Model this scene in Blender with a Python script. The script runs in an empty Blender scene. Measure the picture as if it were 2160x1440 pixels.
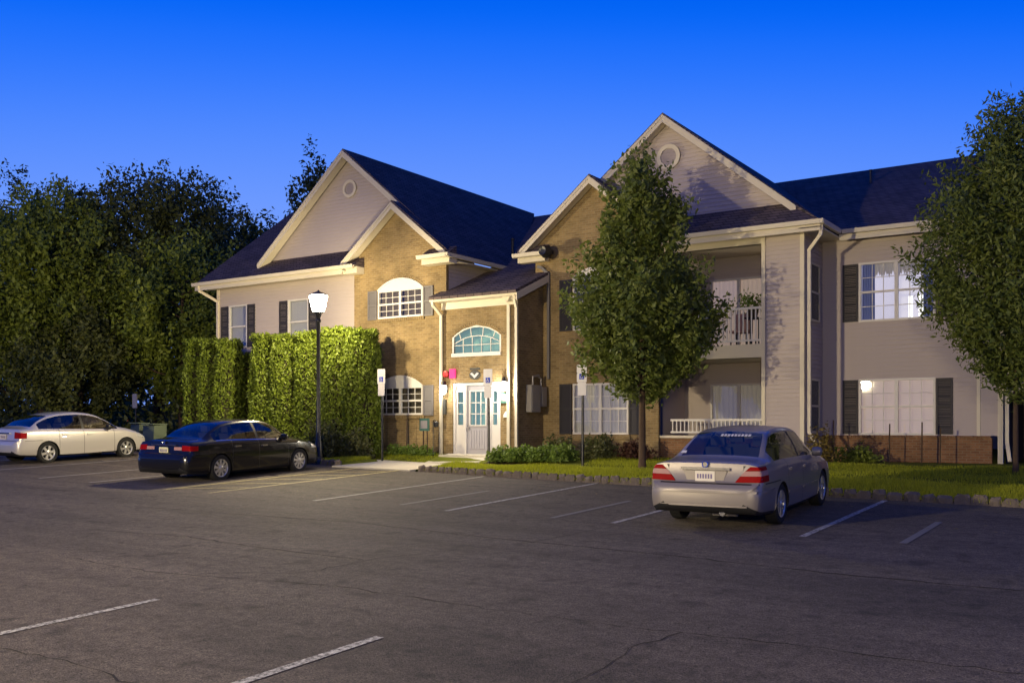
import bpy, bmesh, math, random
import numpy as np
from mathutils import Vector, Matrix
from mathutils.bvhtree import BVHTree

random.seed(7)
RNG = np.random.default_rng(7)
S = bpy.context.scene
COL = S.collection

# ------------------------------------------------------------------ camera, sky, exposure
CAM_Z = 2.14
cam_d = bpy.data.cameras.new('camera')
cam = bpy.data.objects.new('camera', cam_d)
COL.objects.link(cam)
cam.location = (0, 0, CAM_Z)
cam.rotation_euler = (math.radians(90), 0, math.radians(33.5))
cam_d.sensor_width = 36.0
cam_d.lens = 36.0 * 2071 / 2160
cam_d.shift_y = 180 / 2160
cam_d.clip_end = 2000
S.camera = cam

W = bpy.data.worlds.new('World')
S.world = W
W.use_nodes = True
wn, wl = W.node_tree.nodes, W.node_tree.links
wn.clear()
w_out = wn.new('ShaderNodeOutputWorld')
w_bg = wn.new('ShaderNodeBackground')
w_tc = wn.new('ShaderNodeTexCoord')
w_sep = wn.new('ShaderNodeSeparateXYZ')
w_ramp = wn.new('ShaderNodeValToRGB')
wl.new(w_tc.outputs['Generated'], w_sep.inputs[0])
# afterglow: the sky is palest low over the roofs and deepens with height and away from the glow
w_dot = wn.new('ShaderNodeVectorMath')
w_dot.operation = 'DOT_PRODUCT'
w_dot.inputs[1].default_value = (-.62, .785, 0)
wl.new(w_tc.outputs['Generated'], w_dot.inputs[0])
w_off = wn.new('ShaderNodeMath')
w_off.operation = 'MULTIPLY_ADD'
w_off.inputs[1].default_value = -.28
w_off.inputs[2].default_value = .28
wl.new(w_dot.outputs['Value'], w_off.inputs[0])
w_add = wn.new('ShaderNodeMath')
w_add.operation = 'ADD'
wl.new(w_sep.outputs['Z'], w_add.inputs[0])
wl.new(w_off.outputs[0], w_add.inputs[1])
wl.new(w_add.outputs[0], w_ramp.inputs[0])
SKY = [(0.0, (.20, .36, 1.0)), (.13, (.22, .385, 1.0)), (.21, (.175, .345, 1.0)), (.30, (.07, .245, 1.0)),
       (.385, (.0, .15, .98)), (.45, (.0, .108, .86)), (.7, (.0, .055, .5)), (1.0, (.0, .04, .34))]
er = w_ramp.color_ramp
er.interpolation = 'B_SPLINE'
while len(er.elements) < len(SKY):
    er.elements.new(0.5)
for e, (p, c) in zip(er.elements, SKY):
    e.position = p
    e.color = (*c, 1)
wl.new(w_ramp.outputs[0], w_bg.inputs[0])
wl.new(w_bg.outputs[0], w_out.inputs[0])
w_bg.inputs[1].default_value = 1.0

S.view_settings.view_transform = 'Standard'
S.view_settings.look = 'None'
S.view_settings.exposure = 0
S.view_settings.gamma = 1
S.view_settings.use_curve_mapping = False
S.render.engine = 'CYCLES'
S.cycles.use_denoising = True
S.cycles.max_bounces = 6
S.cycles.transparent_max_bounces = 12
S.cycles.sample_clamp_indirect = 4.0
S.cycles.blur_glossy = 0.5
S.cycles.caustics_reflective = False
S.cycles.caustics_refractive = False
LAMP_W = 4000          # lantern in view
LAMP_FAR_W = 12500     # its twins behind the camera, across the lot
LAMP_RGB = (1.0, .82, .48)

# ------------------------------------------------------------------ materials
MATS = {}

def _n(nt, t, **k):
    n = nt.nodes.new(t)
    for a, b in k.items():
        setattr(n, a, b)
    return n

def mat(name, rgb, rough=.6, spec=.5, metal=0, var=0, vscale=3, bump=0, bscale=40, emit=None, estr=0, coat=0, rgb2=None):
    m = bpy.data.materials.new(name)
    m.use_nodes = True
    nt = m.node_tree
    b = nt.nodes['Principled BSDF']
    b.inputs['Base Color'].default_value = (*rgb, 1)
    b.inputs['Roughness'].default_value = rough
    b.inputs['Specular IOR Level'].default_value = spec
    b.inputs['Metallic'].default_value = metal
    b.inputs['Coat Weight'].default_value = coat
    b.inputs['Coat Roughness'].default_value = .04
    if emit:
        b.inputs['Emission Color'].default_value = (*emit, 1)
        b.inputs['Emission Strength'].default_value = estr
    if var or bump:
        tc = _n(nt, 'ShaderNodeTexCoord')
    if var:
        no = _n(nt, 'ShaderNodeTexNoise')
        no.inputs['Scale'].default_value = vscale
        no.inputs['Detail'].default_value = 6
        no.inputs['Roughness'].default_value = .65
        nt.links.new(tc.outputs['Object'], no.inputs['Vector'])
        mx = _n(nt, 'ShaderNodeMix', data_type='RGBA')
        nt.links.new(no.outputs['Fac'], mx.inputs[0])
        c2 = rgb2 or tuple(min(1, c * (1 + var)) for c in rgb)
        c1 = tuple(c * (1 - var) for c in rgb)
        mx.inputs[6].default_value = (*c1, 1)
        mx.inputs[7].default_value = (*c2, 1)
        nt.links.new(mx.outputs[2], b.inputs['Base Color'])
    if bump:
        n2 = _n(nt, 'ShaderNodeTexNoise')
        n2.inputs['Scale'].default_value = bscale
        n2.inputs['Detail'].default_value = 4
        nt.links.new(tc.outputs['Object'], n2.inputs['Vector'])
        bp = _n(nt, 'ShaderNodeBump')
        bp.inputs['Strength'].default_value = bump
        bp.inputs['Distance'].default_value = .02
        nt.links.new(n2.outputs['Fac'], bp.inputs['Height'])
        nt.links.new(bp.outputs[0], b.inputs['Normal'])
    MATS[name] = m
    return m

def brick_mat(name, c1, c2, mortar, bw=.20, bh=.0667, ms=.011, rough=.9, bump=.6):
    m = bpy.data.materials.new(name)
    m.use_nodes = True
    nt = m.node_tree
    b = nt.nodes['Principled BSDF']
    b.inputs['Roughness'].default_value = rough
    b.inputs['Specular IOR Level'].default_value = .2
    geo = _n(nt, 'ShaderNodeNewGeometry')
    sp = _n(nt, 'ShaderNodeSeparateXYZ')
    nt.links.new(geo.outputs['Position'], sp.inputs[0])
    ad = _n(nt, 'ShaderNodeMath', operation='ADD')
    nt.links.new(sp.outputs['X'], ad.inputs[0])
    nt.links.new(sp.outputs['Y'], ad.inputs[1])
    cb = _n(nt, 'ShaderNodeCombineXYZ')
    nt.links.new(ad.outputs[0], cb.inputs['X'])
    nt.links.new(sp.outputs['Z'], cb.inputs['Y'])
    bt = _n(nt, 'ShaderNodeTexBrick')
    bt.inputs['Scale'].default_value = 1
    bt.inputs['Brick Width'].default_value = bw
    bt.inputs['Row Height'].default_value = bh
    bt.inputs['Mortar Size'].default_value = ms
    bt.inputs['Mortar Smooth'].default_value = .2
    bt.inputs['Bias'].default_value = -.2
    bt.inputs['Color1'].default_value = (*c1, 1)
    bt.inputs['Color2'].default_value = (*c2, 1)
    bt.inputs['Mortar'].default_value = (*mortar, 1)
    nt.links.new(cb.outputs[0], bt.inputs['Vector'])
    no = _n(nt, 'ShaderNodeTexNoise')
    no.inputs['Scale'].default_value = 1.3
    no.inputs['Detail'].default_value = 7
    no.inputs['Roughness'].default_value = .7
    nt.links.new(geo.outputs['Position'], no.inputs['Vector'])
    mr = _n(nt, 'ShaderNodeMapRange')
    mr.inputs[1].default_value = .3
    mr.inputs[2].default_value = .7
    mr.inputs[3].default_value = .62
    mr.inputs[4].default_value = 1.25
    nt.links.new(no.outputs['Fac'], mr.inputs[0])
    mu = _n(nt, 'ShaderNodeMix', data_type='RGBA', blend_type='MULTIPLY')
    mu.inputs[0].default_value = 1
    nt.links.new(bt.outputs['Color'], mu.inputs[6])
    nt.links.new(mr.outputs[0], mu.inputs[7])
    nt.links.new(mu.outputs[2], b.inputs['Base Color'])
    bp = _n(nt, 'ShaderNodeBump')
    bp.invert = True
    bp.inputs['Strength'].default_value = bump
    bp.inputs['Distance'].default_value = .01
    nt.links.new(bt.outputs['Fac'], bp.inputs['Height'])
    nt.links.new(bp.outputs[0], b.inputs['Normal'])
    MATS[name] = m
    return m

def leaf_mat(name, c1, c2, trans=.25):
    m = bpy.data.materials.new(name)
    m.use_nodes = True
    nt = m.node_tree
    nt.nodes.clear()
    o = _n(nt, 'ShaderNodeOutputMaterial')
    geo = _n(nt, 'ShaderNodeNewGeometry')
    mx = _n(nt, 'ShaderNodeMix', data_type='RGBA')
    mx.inputs[6].default_value = (*c1, 1)
    mx.inputs[7].default_value = (*c2, 1)
    nt.links.new(geo.outputs['Random Per Island'], mx.inputs[0])
    d = _n(nt, 'ShaderNodeBsdfPrincipled')
    d.inputs['Roughness'].default_value = .55
    d.inputs['Specular IOR Level'].default_value = .3
    nt.links.new(mx.outputs[2], d.inputs['Base Color'])
    t = _n(nt, 'ShaderNodeBsdfTranslucent')
    nt.links.new(mx.outputs[2], t.inputs['Color'])
    ms = _n(nt, 'ShaderNodeMixShader')
    ms.inputs[0].default_value = trans
    nt.links.new(d.outputs[0], ms.inputs[1])
    nt.links.new(t.outputs[0], ms.inputs[2])
    nt.links.new(ms.outputs[0], o.inputs[0])
    MATS[name] = m
    return m

def glass_mat(name, tint=(.75, .8, .8), clear=.9, rough=.02, emit=None, estr=0):
    """thin pane: mostly see-through, mirror-like towards grazing angles"""
    m = bpy.data.materials.new(name)
    m.use_nodes = True
    nt = m.node_tree
    nt.nodes.clear()
    o = _n(nt, 'ShaderNodeOutputMaterial')
    tr = _n(nt, 'ShaderNodeBsdfTransparent')
    tr.inputs[0].default_value = (*tint, 1)
    gl = _n(nt, 'ShaderNodeBsdfGlossy')
    gl.inputs['Roughness'].default_value = rough
    lw = _n(nt, 'ShaderNodeLayerWeight')          # Schlick: the same from both sides of the pane
    lw.inputs[0].default_value = .5
    fr = _n(nt, 'ShaderNodeMath', operation='POWER')
    fr.inputs[1].default_value = 5
    nt.links.new(lw.outputs['Facing'], fr.inputs[0])
    ma = _n(nt, 'ShaderNodeMath', operation='MULTIPLY_ADD')
    ma.inputs[1].default_value = clear
    ma.inputs[2].default_value = 1 - clear
    ma.use_clamp = True
    nt.links.new(fr.outputs[0], ma.inputs[0])
    ms = _n(nt, 'ShaderNodeMixShader')
    nt.links.new(ma.outputs[0], ms.inputs[0])
    nt.links.new(tr.outputs[0], ms.inputs[1])
    nt.links.new(gl.outputs[0], ms.inputs[2])
    last = ms.outputs[0]
    if emit:
        em = _n(nt, 'ShaderNodeEmission')
        em.inputs[0].default_value = (*emit, 1)
        em.inputs[1].default_value = estr
        ads = _n(nt, 'ShaderNodeAddShader')
        nt.links.new(last, ads.inputs[0])
        nt.links.new(em.outputs[0], ads.inputs[1])
        last = ads.outputs[0]
    nt.links.new(last, o.inputs[0])
    MATS[name] = m
    return m

def asphalt_mat():
    m = bpy.data.materials.new('asphalt')
    m.use_nodes = True
    nt = m.node_tree
    b = nt.nodes['Principled BSDF']
    b.inputs['Roughness'].default_value = .8
    b.inputs['Specular IOR Level'].default_value = .35
    tc = _n(nt, 'ShaderNodeTexCoord')
    def noise(s, d=5, r=.6, vec=None):
        n = _n(nt, 'ShaderNodeTexNoise')
        n.inputs['Scale'].default_value = s
        n.inputs['Detail'].default_value = d
        n.inputs['Roughness'].default_value = r
        nt.links.new(vec or tc.outputs['Object'], n.inputs['Vector'])
        return n.outputs['Fac']
    def rng(x, a, bb, c, d):
        r = _n(nt, 'ShaderNodeMapRange')
        for i, v in enumerate((a, bb, c, d)):
            r.inputs[i + 1].default_value = v
        nt.links.new(x, r.inputs[0])
        return r.outputs[0]
    def mul(x, y):
        k = _n(nt, 'ShaderNodeMath', operation='MULTIPLY')
        nt.links.new(x, k.inputs[0])
        nt.links.new(y, k.inputs[1])
        return k.outputs[0]
    big = rng(noise(.22, 6, .6), .3, .7, .72, 1.25)
    mp = _n(nt, 'ShaderNodeMapping')
    mp.inputs['Scale'].default_value = (.12, 1.1, 1)      # wheel tracks run along the lane
    nt.links.new(tc.outputs['Object'], mp.inputs['Vector'])
    streak = rng(noise(1.2, 6, .7, mp.outputs[0]), .3, .7, .62, 1.3)
    grain = rng(noise(55, 3, .8), .34, .66, .22, 2.0)
    vo = _n(nt, 'ShaderNodeTexVoronoi')
    vo.inputs['Scale'].default_value = 38
    nt.links.new(tc.outputs['Object'], vo.inputs['Vector'])
    stone = rng(vo.outputs['Distance'], .0, .35, 1.5, .9)
    spots = rng(noise(3.0, 2, .5), .58, .72, 1.0, .55)     # oil drips
    mid = rng(noise(9, 4, .75), .3, .7, .62, 1.42)
    f = mul(mul(mul(mul(mul(big, streak), grain), stone), spots), mid)
    mx = _n(nt, 'ShaderNodeMix', data_type='RGBA', blend_type='MULTIPLY')
    mx.inputs[0].default_value = 1
    mx.inputs[6].default_value = (.084, .068, .055, 1)
    nt.links.new(f, mx.inputs[7])
    nt.links.new(mx.outputs[2], b.inputs['Base Color'])
    bp = _n(nt, 'ShaderNodeBump')
    bp.inputs['Strength'].default_value = .55
    bp.inputs['Distance'].default_value = .012
    nt.links.new(grain, bp.inputs['Height'])
    nt.links.new(bp.outputs[0], b.inputs['Normal'])
    MATS['asphalt'] = m

def worn_paint_mat(name, rgb, keep):
    """stall paint worn through to the asphalt"""
    m = bpy.data.materials.new(name)
    m.use_nodes = True
    nt = m.node_tree
    b = nt.nodes['Principled BSDF']
    b.inputs['Roughness'].default_value = .75
    tc = _n(nt, 'ShaderNodeTexCoord')
    n1 = _n(nt, 'ShaderNodeTexNoise')
    n1.inputs['Scale'].default_value = 22
    n1.inputs['Detail'].default_value = 6
    n1.inputs['Roughness'].default_value = .8
    nt.links.new(tc.outputs['Object'], n1.inputs['Vector'])
    r = _n(nt, 'ShaderNodeMapRange')
    r.inputs[1].default_value = .62 - keep * .25
    r.inputs[2].default_value = .82 - keep * .25
    r.inputs[3].default_value = 1
    r.inputs[4].default_value = 0
    nt.links.new(n1.outputs['Fac'], r.inputs[0])
    sc = _n(nt, 'ShaderNodeMath', operation='MULTIPLY')
    sc.inputs[1].default_value = keep
    nt.links.new(r.outputs[0], sc.inputs[0])
    mx = _n(nt, 'ShaderNodeMix', data_type='RGBA')
    mx.inputs[6].default_value = (.06, .055, .05, 1)
    mx.inputs[7].default_value = (*rgb, 1)
    nt.links.new(sc.outputs[0], mx.inputs[0])
    nt.links.new(mx.outputs[2], b.inputs['Base Color'])
    MATS[name] = m

asphalt_mat()
worn_paint_mat('paint_fresh', (.62, .60, .55), .95)
worn_paint_mat('paint_worn', (.50, .48, .43), .62)
worn_paint_mat('paint_faint', (.40, .38, .34), .30)
worn_paint_mat('paint_yellow', (.55, .45, .16), .75)
brick_mat('brick', (.275, .19, .085), (.18, .118, .055), (.275, .215, .12))
brick_mat('foundation_brick', (.25, .125, .06), (.16, .075, .038), (.22, .15, .09))
brick_mat('shingle', (.14, .105, .10), (.085, .066, .066), (.03, .025, .027), bw=.3, bh=.095, ms=.012, bump=.4)
mat('siding', (.44, .38, .355), .65, .3, var=.06, vscale=1.5)
mat('trim', (.58, .52, .40), .5, .4, var=.05, vscale=3)
mat('white', (.60, .57, .53), .45, .4, var=.03, vscale=5)
mat('shutter', (.035, .032, .036), .6, .3, var=.1)
mat('shutter_light', (.15, .14, .14), .6, .3, var=.1)
mat('door_grey', (.36, .345, .37), .5, .4, var=.05)
mat('concrete', (.50, .46, .37), .85, .2, var=.22, vscale=4, bump=.3, bscale=60)
mat('granite', (.135, .112, .095), .9, .2, var=.35, vscale=9, bump=.8, bscale=25)
mat('soil', (.045, .03, .02), .95, .1, var=.4, vscale=8, bump=.8, bscale=30)
mat('turf', (.11, .125, .014), .95, .1, var=.45, vscale=6, bump=.8, bscale=50)
mat('dark_ground', (.03, .026, .018), .95, .1, var=.4, vscale=2)
mat('bark', (.075, .05, .032), .9, .2, var=.35, vscale=14, bump=.9, bscale=30)
mat('black_metal', (.012, .012, .013), .4, .5, var=.2, vscale=5)
mat('dark_room', (.03, .028, .028), .9, .1)
mat('blind_white', (.55, .52, .50), .7, .3, var=.05)
mat('blind_dark', (.12, .095, .075), .7, .3, var=.15, vscale=6)
mat('curtain_glow', (.5, .45, .42), .8, .2, emit=(.66, .47, .38), estr=.42, var=.12, vscale=4)  # glow put into the cloth itself for the room light behind
mat('curtain_faint_glow', (.45, .42, .40), .8, .2, emit=(.5, .40, .31), estr=.22, var=.1, vscale=4)  # fainter glow in the cloth, brightening curtains that little light reaches
mat('room_lit', (.5, .5, .55), .8, .2, emit=(.55, .50, .58), estr=.95, var=.15, vscale=2)
mat('bright_panel', (.9, .9, .9), .6, .2, emit=(1, .96, .9), estr=1.7)  # plain glowing surface for the bright patch in the upper window
mat('teal_room', (.2, .3, .29), .8, .2, emit=(.30, .42, .39), estr=.62, var=.25, vscale=3)
mat('red_strobe', (.55, .02, .06), .3, .5, emit=(1.0, .04, .22), estr=1.3)
mat('red_bell', (.42, .03, .03), .4, .5)
mat('sconce_lit', (.9, .9, .9), .5, .3, emit=(1, .94, .82), estr=9)
mat('sign_white', (.58, .56, .55), .45, .4, var=.03)
mat('sign_blue', (.012, .04, .38), .4, .4)
mat('sign_ink', (.16, .16, .17), .6, .3)
mat('sign_green', (.05, .13, .10), .5, .4)
mat('meter_grey', (.30, .28, .27), .5, .4, metal=.2, var=.1)
mat('plaque', (.05, .05, .045), .5, .4)
mat('utility_green', (.10, .125, .085), .6, .3, var=.15)
mat('fabric_blue', (.25, .28, .5), .8, .2)
mat('fabric_dark', (.03, .035, .04), .8, .2)
mat('pink_cloth', (.45, .28, .26), .8, .2)
mat('far_red', (.42, .09, .06), .7, .3, emit=(.9, .16, .1), estr=.35, var=.4, vscale=1)
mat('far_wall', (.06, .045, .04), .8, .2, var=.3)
leaf_mat('leaf_tree', (.075, .11, .018), (.17, .20, .04))
leaf_mat('leaf_far', (.10, .14, .016), (.21, .25, .035))
leaf_mat('leaf_far_shaded', (.055, .07, .016), (.115, .125, .03))  # darkened copy of the far leaves, shade put into their colour
leaf_mat('leaf_hedge', (.09, .13, .012), (.17, .22, .022))
leaf_mat('leaf_shrub', (.06, .075, .022), (.12, .12, .045))
leaf_mat('leaf_bed', (.08, .14, .018), (.16, .23, .035))
leaf_mat('leaf_gold', (.12, .09, .02), (.22, .16, .035))
leaf_mat('leaf_red', (.06, .022, .018), (.10, .05, .03))
leaf_mat('grass', (.22, .25, .010), (.40, .43, .028), .42)
glass_mat('pane_glass', (.92, .94, .94), .96)
glass_mat('pane_teal', (.88, .95, .94), .96)
glass_mat('car_glass', (.36, .39, .40), .84)
glass_mat('lantern_glass', (1, 1, 1), .95, .05, emit=(1, .93, .78), estr=30)
glass_mat('lantern_dimmed', (.31, .31, .31), .95, .3, emit=(1, .93, .78), estr=30)     # house-side panes, darkened to cut the lamplight on the facade

# ------------------------------------------------------------------ objects
ORIGIN = {}        # build-time origin of every object

def prop(o, label=None, cat=None, group=None, kind=None):
    for k, v in (('label', label), ('category', cat), ('group', group), ('kind', kind)):
        if v:
            o[k] = v
    return o

def empty(name, loc, label, cat, group=None):
    o = bpy.data.objects.new(name, None)
    COL.objects.link(o)
    o.location = loc
    o.empty_display_size = .1
    ORIGIN[o.name] = Vector(loc)
    return prop(o, label, cat, group)

def attach(o, origin, parent):
    ORIGIN[o.name] = Vector(origin)
    if parent is not None:
        o.parent = parent
        o.location = Vector(origin) - ORIGIN[parent.name]
    else:
        o.location = Vector(origin)

def inst(name, me, loc, parent, kind=None):
    o = bpy.data.objects.new(name, me)
    COL.objects.link(o)
    attach(o, loc, parent)
    if kind:
        o['kind'] = kind
    return o

class MB:
    def __init__(s):
        s.v, s.f, s.m, s.mats = [], [], [], []
        s.cur = 0
    def use(s, mname):
        if mname not in s.mats:
            s.mats.append(mname)
        s.cur = s.mats.index(mname)
        return s
    def face(s, pts):
        i = len(s.v)
        s.v += [tuple(p) for p in pts]
        s.f.append(tuple(range(i, i + len(pts))))
        s.m.append(s.cur)
        return s
    def mesh(s, vs, fs):
        i = len(s.v)
        s.v += [tuple(p) for p in vs]
        s.f += [tuple(i + k for k in f) for f in fs]
        s.m += [s.cur] * len(fs)
        return s
    def box(s, x0, x1, y0, y1, z0, z1):
        vs = [(x, y, z) for z in (z0, z1) for y in (y0, y1) for x in (x0, x1)]
        return s.mesh(vs, [(0, 2, 3, 1), (4, 5, 7, 6), (0, 1, 5, 4), (2, 6, 7, 3), (0, 4, 6, 2), (1, 3, 7, 5)])
    def prism(s, pts, axis, a, b):
        """polygon given in the two other axes, swept along axis from a to b"""
        def P(p, t):
            q = list(p)
            q.insert(axis, t)
            return q
        n = len(pts)
        vs = [P(p, a) for p in pts] + [P(p, b) for p in pts]
        return s.mesh(vs, [tuple(range(n))[::-1], tuple(range(n, 2 * n))] + [(i, (i + 1) % n, n + (i + 1) % n, n + i) for i in range(n)])
    def tube(s, path, rad, n=8, cap=True):
        path = [Vector(p) for p in path]
        rads = rad if isinstance(rad, (list, tuple)) else [rad] * len(path)
        rings = []
        up = None
        for i, p in enumerate(path):
            d = (path[min(i + 1, len(path) - 1)] - path[max(i - 1, 0)]).normalized()
            if up is None:
                up = Vector((0, 0, 1)) if abs(d.z) < .9 else Vector((1, 0, 0))
            a = d.cross(up).normalized()
            up = a.cross(d).normalized()
            rings.append([p + (a * math.cos(2 * math.pi * k / n) + up * math.sin(2 * math.pi * k / n)) * rads[i] for k in range(n)])
        vs = [q for r in rings for q in r]
        fs = [(i * n + k, i * n + (k + 1) % n, (i + 1) * n + (k + 1) % n, (i + 1) * n + k) for i in range(len(path) - 1) for k in range(n)]
        if cap:
            fs += [tuple(range(n))[::-1], tuple((len(path) - 1) * n + k for k in range(n))]
        return s.mesh(vs, fs)
    def lathe(s, prof, c, n=16, axis=2, cap=True):
        """profile of (radius, height) pairs round the vertical through c"""
        vs, fs = [], []
        for r, h in prof:
            for k in range(n):
                a = 2 * math.pi * k / n
                q = [r * math.cos(a), r * math.sin(a)]
                q.insert(axis, h)
                vs.append([c[i] + q[i] for i in range(3)])
        for i in range(len(prof) - 1):
            for k in range(n):
                fs.append((i * n + k, i * n + (k + 1) % n, (i + 1) * n + (k + 1) % n, (i + 1) * n + k))
        if cap:
            fs.append(tuple(range(n))[::-1])
            fs.append(tuple((len(prof) - 1) * n + k for k in range(n)))
        return s.mesh(vs, fs)
    def beam(s, a, b, w, h, up=(0, 0, 1)):
        a, b, up = Vector(a), Vector(b), Vector(up)
        d = (b - a).normalized()
        r = d.cross(up).normalized() * (w / 2)
        u = r.cross(d).normalized() * (h / 2)
        vs = [p + i * r + j * u for p in (a, b) for j in (-1, 1) for i in (-1, 1)]
        return s.mesh(vs, [(0, 2, 3, 1), (4, 5, 7, 6), (0, 1, 5, 4), (2, 6, 7, 3), (0, 4, 6, 2), (1, 3, 7, 5)])
    def build(s, name, mname=None, parent=None, label=None, cat=None, group=None, kind=None, smooth=None, origin=None):
        v = np.array(s.v, dtype=float)
        lo, hi = v.min(0), v.max(0)
        org = np.array(origin if origin is not None else ((lo[0] + hi[0]) / 2, (lo[1] + hi[1]) / 2, lo[2]))
        me = bpy.data.meshes.new(name)
        me.from_pydata((v - org).tolist(), [], s.f)
        bm = bmesh.new()
        bm.from_mesh(me)
        bmesh.ops.remove_doubles(bm, verts=bm.verts, dist=1e-5)
        bmesh.ops.recalc_face_normals(bm, faces=bm.faces)
        bm.to_mesh(me) if len(bm.faces) == len(s.f) else None
        bm.free()
        names = s.mats or [mname]
        for n in names:
            me.materials.append(MATS[n])
        if s.mats and len(s.mats) > 1 and len(me.polygons) == len(s.m):
            me.polygons.foreach_set('material_index', s.m)
        if smooth:
            me.polygons.foreach_set('use_smooth', [True] * len(me.polygons))
            me.set_sharp_from_angle(angle=math.radians(smooth))
        me.update()
        o = bpy.data.objects.new(name, me)
        COL.objects.link(o)
        attach(o, org, parent)
        return prop(o, label, cat, group, kind)

def cards(name, pos, axis_a, axis_b, mname, parent=None, origin=None, fold=.18, kind=None, tri=False):
    """many small leaf faces: pos (n,3), half axes (n,3) each; every leaf is two triangles folded at its rib"""
    n = len(pos)
    org = np.array(origin if origin is not None else pos.mean(0))
    p = pos - org
    nrm = np.cross(axis_a, axis_b)
    ln = np.linalg.norm(nrm, axis=1, keepdims=True) + 1e-9
    lift = nrm / ln * np.linalg.norm(axis_b, axis=1, keepdims=True) * fold
    if tri:
        v = np.stack([p - axis_b, p + axis_b, p + axis_a], 1).reshape(-1, 3)
        k, fidx = 3, np.arange(n * 3).reshape(-1, 3)
    else:
        v = np.stack([p - axis_a, p - axis_b + lift, p + axis_a, p + axis_b + lift], 1).reshape(-1, 3)
        b = np.arange(n)[:, None] * 4
        fidx = np.concatenate([b + np.array([[0, 1, 2]]), b + np.array([[0, 2, 3]])], 1).reshape(-1, 3)
    me = bpy.data.meshes.new(name)
    me.vertices.add(len(v))
    me.vertices.foreach_set('co', v.ravel())
    nf = len(fidx)
    me.loops.add(nf * 3)
    me.loops.foreach_set('vertex_index', fidx.ravel().astype(np.int32))
    me.polygons.add(nf)
    me.polygons.foreach_set('loop_start', np.arange(nf, dtype=np.int32) * 3)
    me.materials.append(MATS[mname])
    me.update(calc_edges=True)
    o = bpy.data.objects.new(name, me)
    COL.objects.link(o)
    attach(o, org, parent)
    if kind:
        o['kind'] = kind
    return o

def unit(n):
    v = RNG.normal(size=(n, 3))
    return v / np.linalg.norm(v, axis=1, keepdims=True)

def leaf_axes(n, size, aspect=.5, droop=0):
    a = unit(n)
    a[:, 2] -= droop
    a /= np.linalg.norm(a, axis=1, keepdims=True)
    b = np.cross(a, unit(n))
    b /= np.linalg.norm(b, axis=1, keepdims=True) + 1e-9
    s = size * (.5 + 1.0 * RNG.random((n, 1)) ** 1.3)
    return a * s, b * s * aspect

# ------------------------------------------------------------------ lie of the land
RAMP = (-19.15, -16.55)               # curb cut before the entrance
WALK_NEAR, WALK_FAR = 1.55, 2.45      # sidewalk, measured from the curb
def curb_v(u):
    return 19.5 - .09 * (max(min(u, 10), -26) + 9)

def lot_z(u, v):
    uu = max(u, -32)
    z = .040 * max(min(v, 21), -12)
    return z + (.00035 * uu * uu - .005 * uu if uu < 0 else -.005 * min(uu, 30))

def lawn_z(u, v):
    vc = curb_v(u)
    b = 1.34 if u < -15 else 1.34 - .12 * min((u + 15) / 7, 1)
    if u < -26:
        b = 1.34 + .06 * min((-26 - u) / 6, 1)
    a = min(lot_z(u, vc) + .04, b - .02)
    rise = min(.10 + .12 * min(max((u + 17) / 7, 0), 1), b - .01 - a)
    t = max(v - vc, 0)
    if RAMP[0] - .12 < u < RAMP[1] + .12 and t < WALK_NEAR:
        return lot_z(u, vc) - .05 + (a + rise - .13 - lot_z(u, vc) + .05) * t / WALK_NEAR
    if t < 1.5:
        return a + rise * (t / 1.5) ** .85
    if t < WALK_FAR:
        return a + rise - .10 * min((t - 1.5) / .05, 1)
    return a + rise + (b - a - rise) * min((t - WALK_FAR) / (24.3 - vc - WALK_FAR), 1) - .10 * max(0, 1 - (t - WALK_FAR) / .3)

def sheet(name, us, vs, zf, mname, kind='structure', label=None, keep=None):
    mb = MB()
    vid = {}
    V = []
    F = []
    for i, u in enumerate(us):
        for j, t in enumerate(vs):
            uu, vv = (u, t(u)) if callable(t) else (u, t)
            vid[i, j] = len(V)
            V.append((uu, vv, zf(uu, vv)))
    for i in range(len(us) - 1):
        for j in range(len(vs) - 1):
            if keep is None or keep((us[i] + us[i + 1]) / 2, j):
                F.append((vid[i, j], vid[i + 1, j], vid[i + 1, j + 1], vid[i, j + 1]))
    mb.mesh(V, F)
    return mb.build(name, mname, None, label, kind=kind, smooth=60, origin=(0, 0, 0))

# ------------------------------------------------------------------ ground, lot, curb, walks
def span(a, b, n):
    return [a + (b - a) * i / n for i in range(n + 1)]

U_LOT = span(-130, -36, 12)[:-1] + span(-36, 12, 48)[:-1] + span(12, 130, 10)
sheet('parking_lot', U_LOT, [-120, -60, -30, -12] + span(-6, 12, 9) + [14, 16, 18] + [lambda u: curb_v(u) - .12], lot_z, 'asphalt',
      label='worn dark asphalt parking lot in front of the building')
lot = bpy.data.objects['parking_lot']

WALK = (-18.15, -16.2)
def lawn_keep(u, j):
    return True
U_LAWN = sorted(set(U_LOT) | {RAMP[0] - .16, RAMP[0] - .1, RAMP[1] + .1, RAMP[1] + .16})
sheet('lawn', U_LAWN, [lambda u: curb_v(u) + .02] + [(lambda u, k=k: curb_v(u) + k) for k in (.25, .55, .95, 1.5, 1.55, 2.45, 2.75)] + [(lambda u, k=k: curb_v(u) + 2.75 + (21.85 - curb_v(u)) * k / 3) for k in (1, 2, 3)]
      + [26, 30, 40, 60, 110, 260], lambda u, v: lawn_z(u, min(v, 24.6)), 'turf', label='lawn and soil between the curb and the building')
MB().mesh([(-900, -900, -6), (900, -900, -6), (900, 900, -6), (-900, 900, -6)], [(0, 1, 2, 3)]).build('ground', 'dark_ground', kind='structure')

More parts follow.
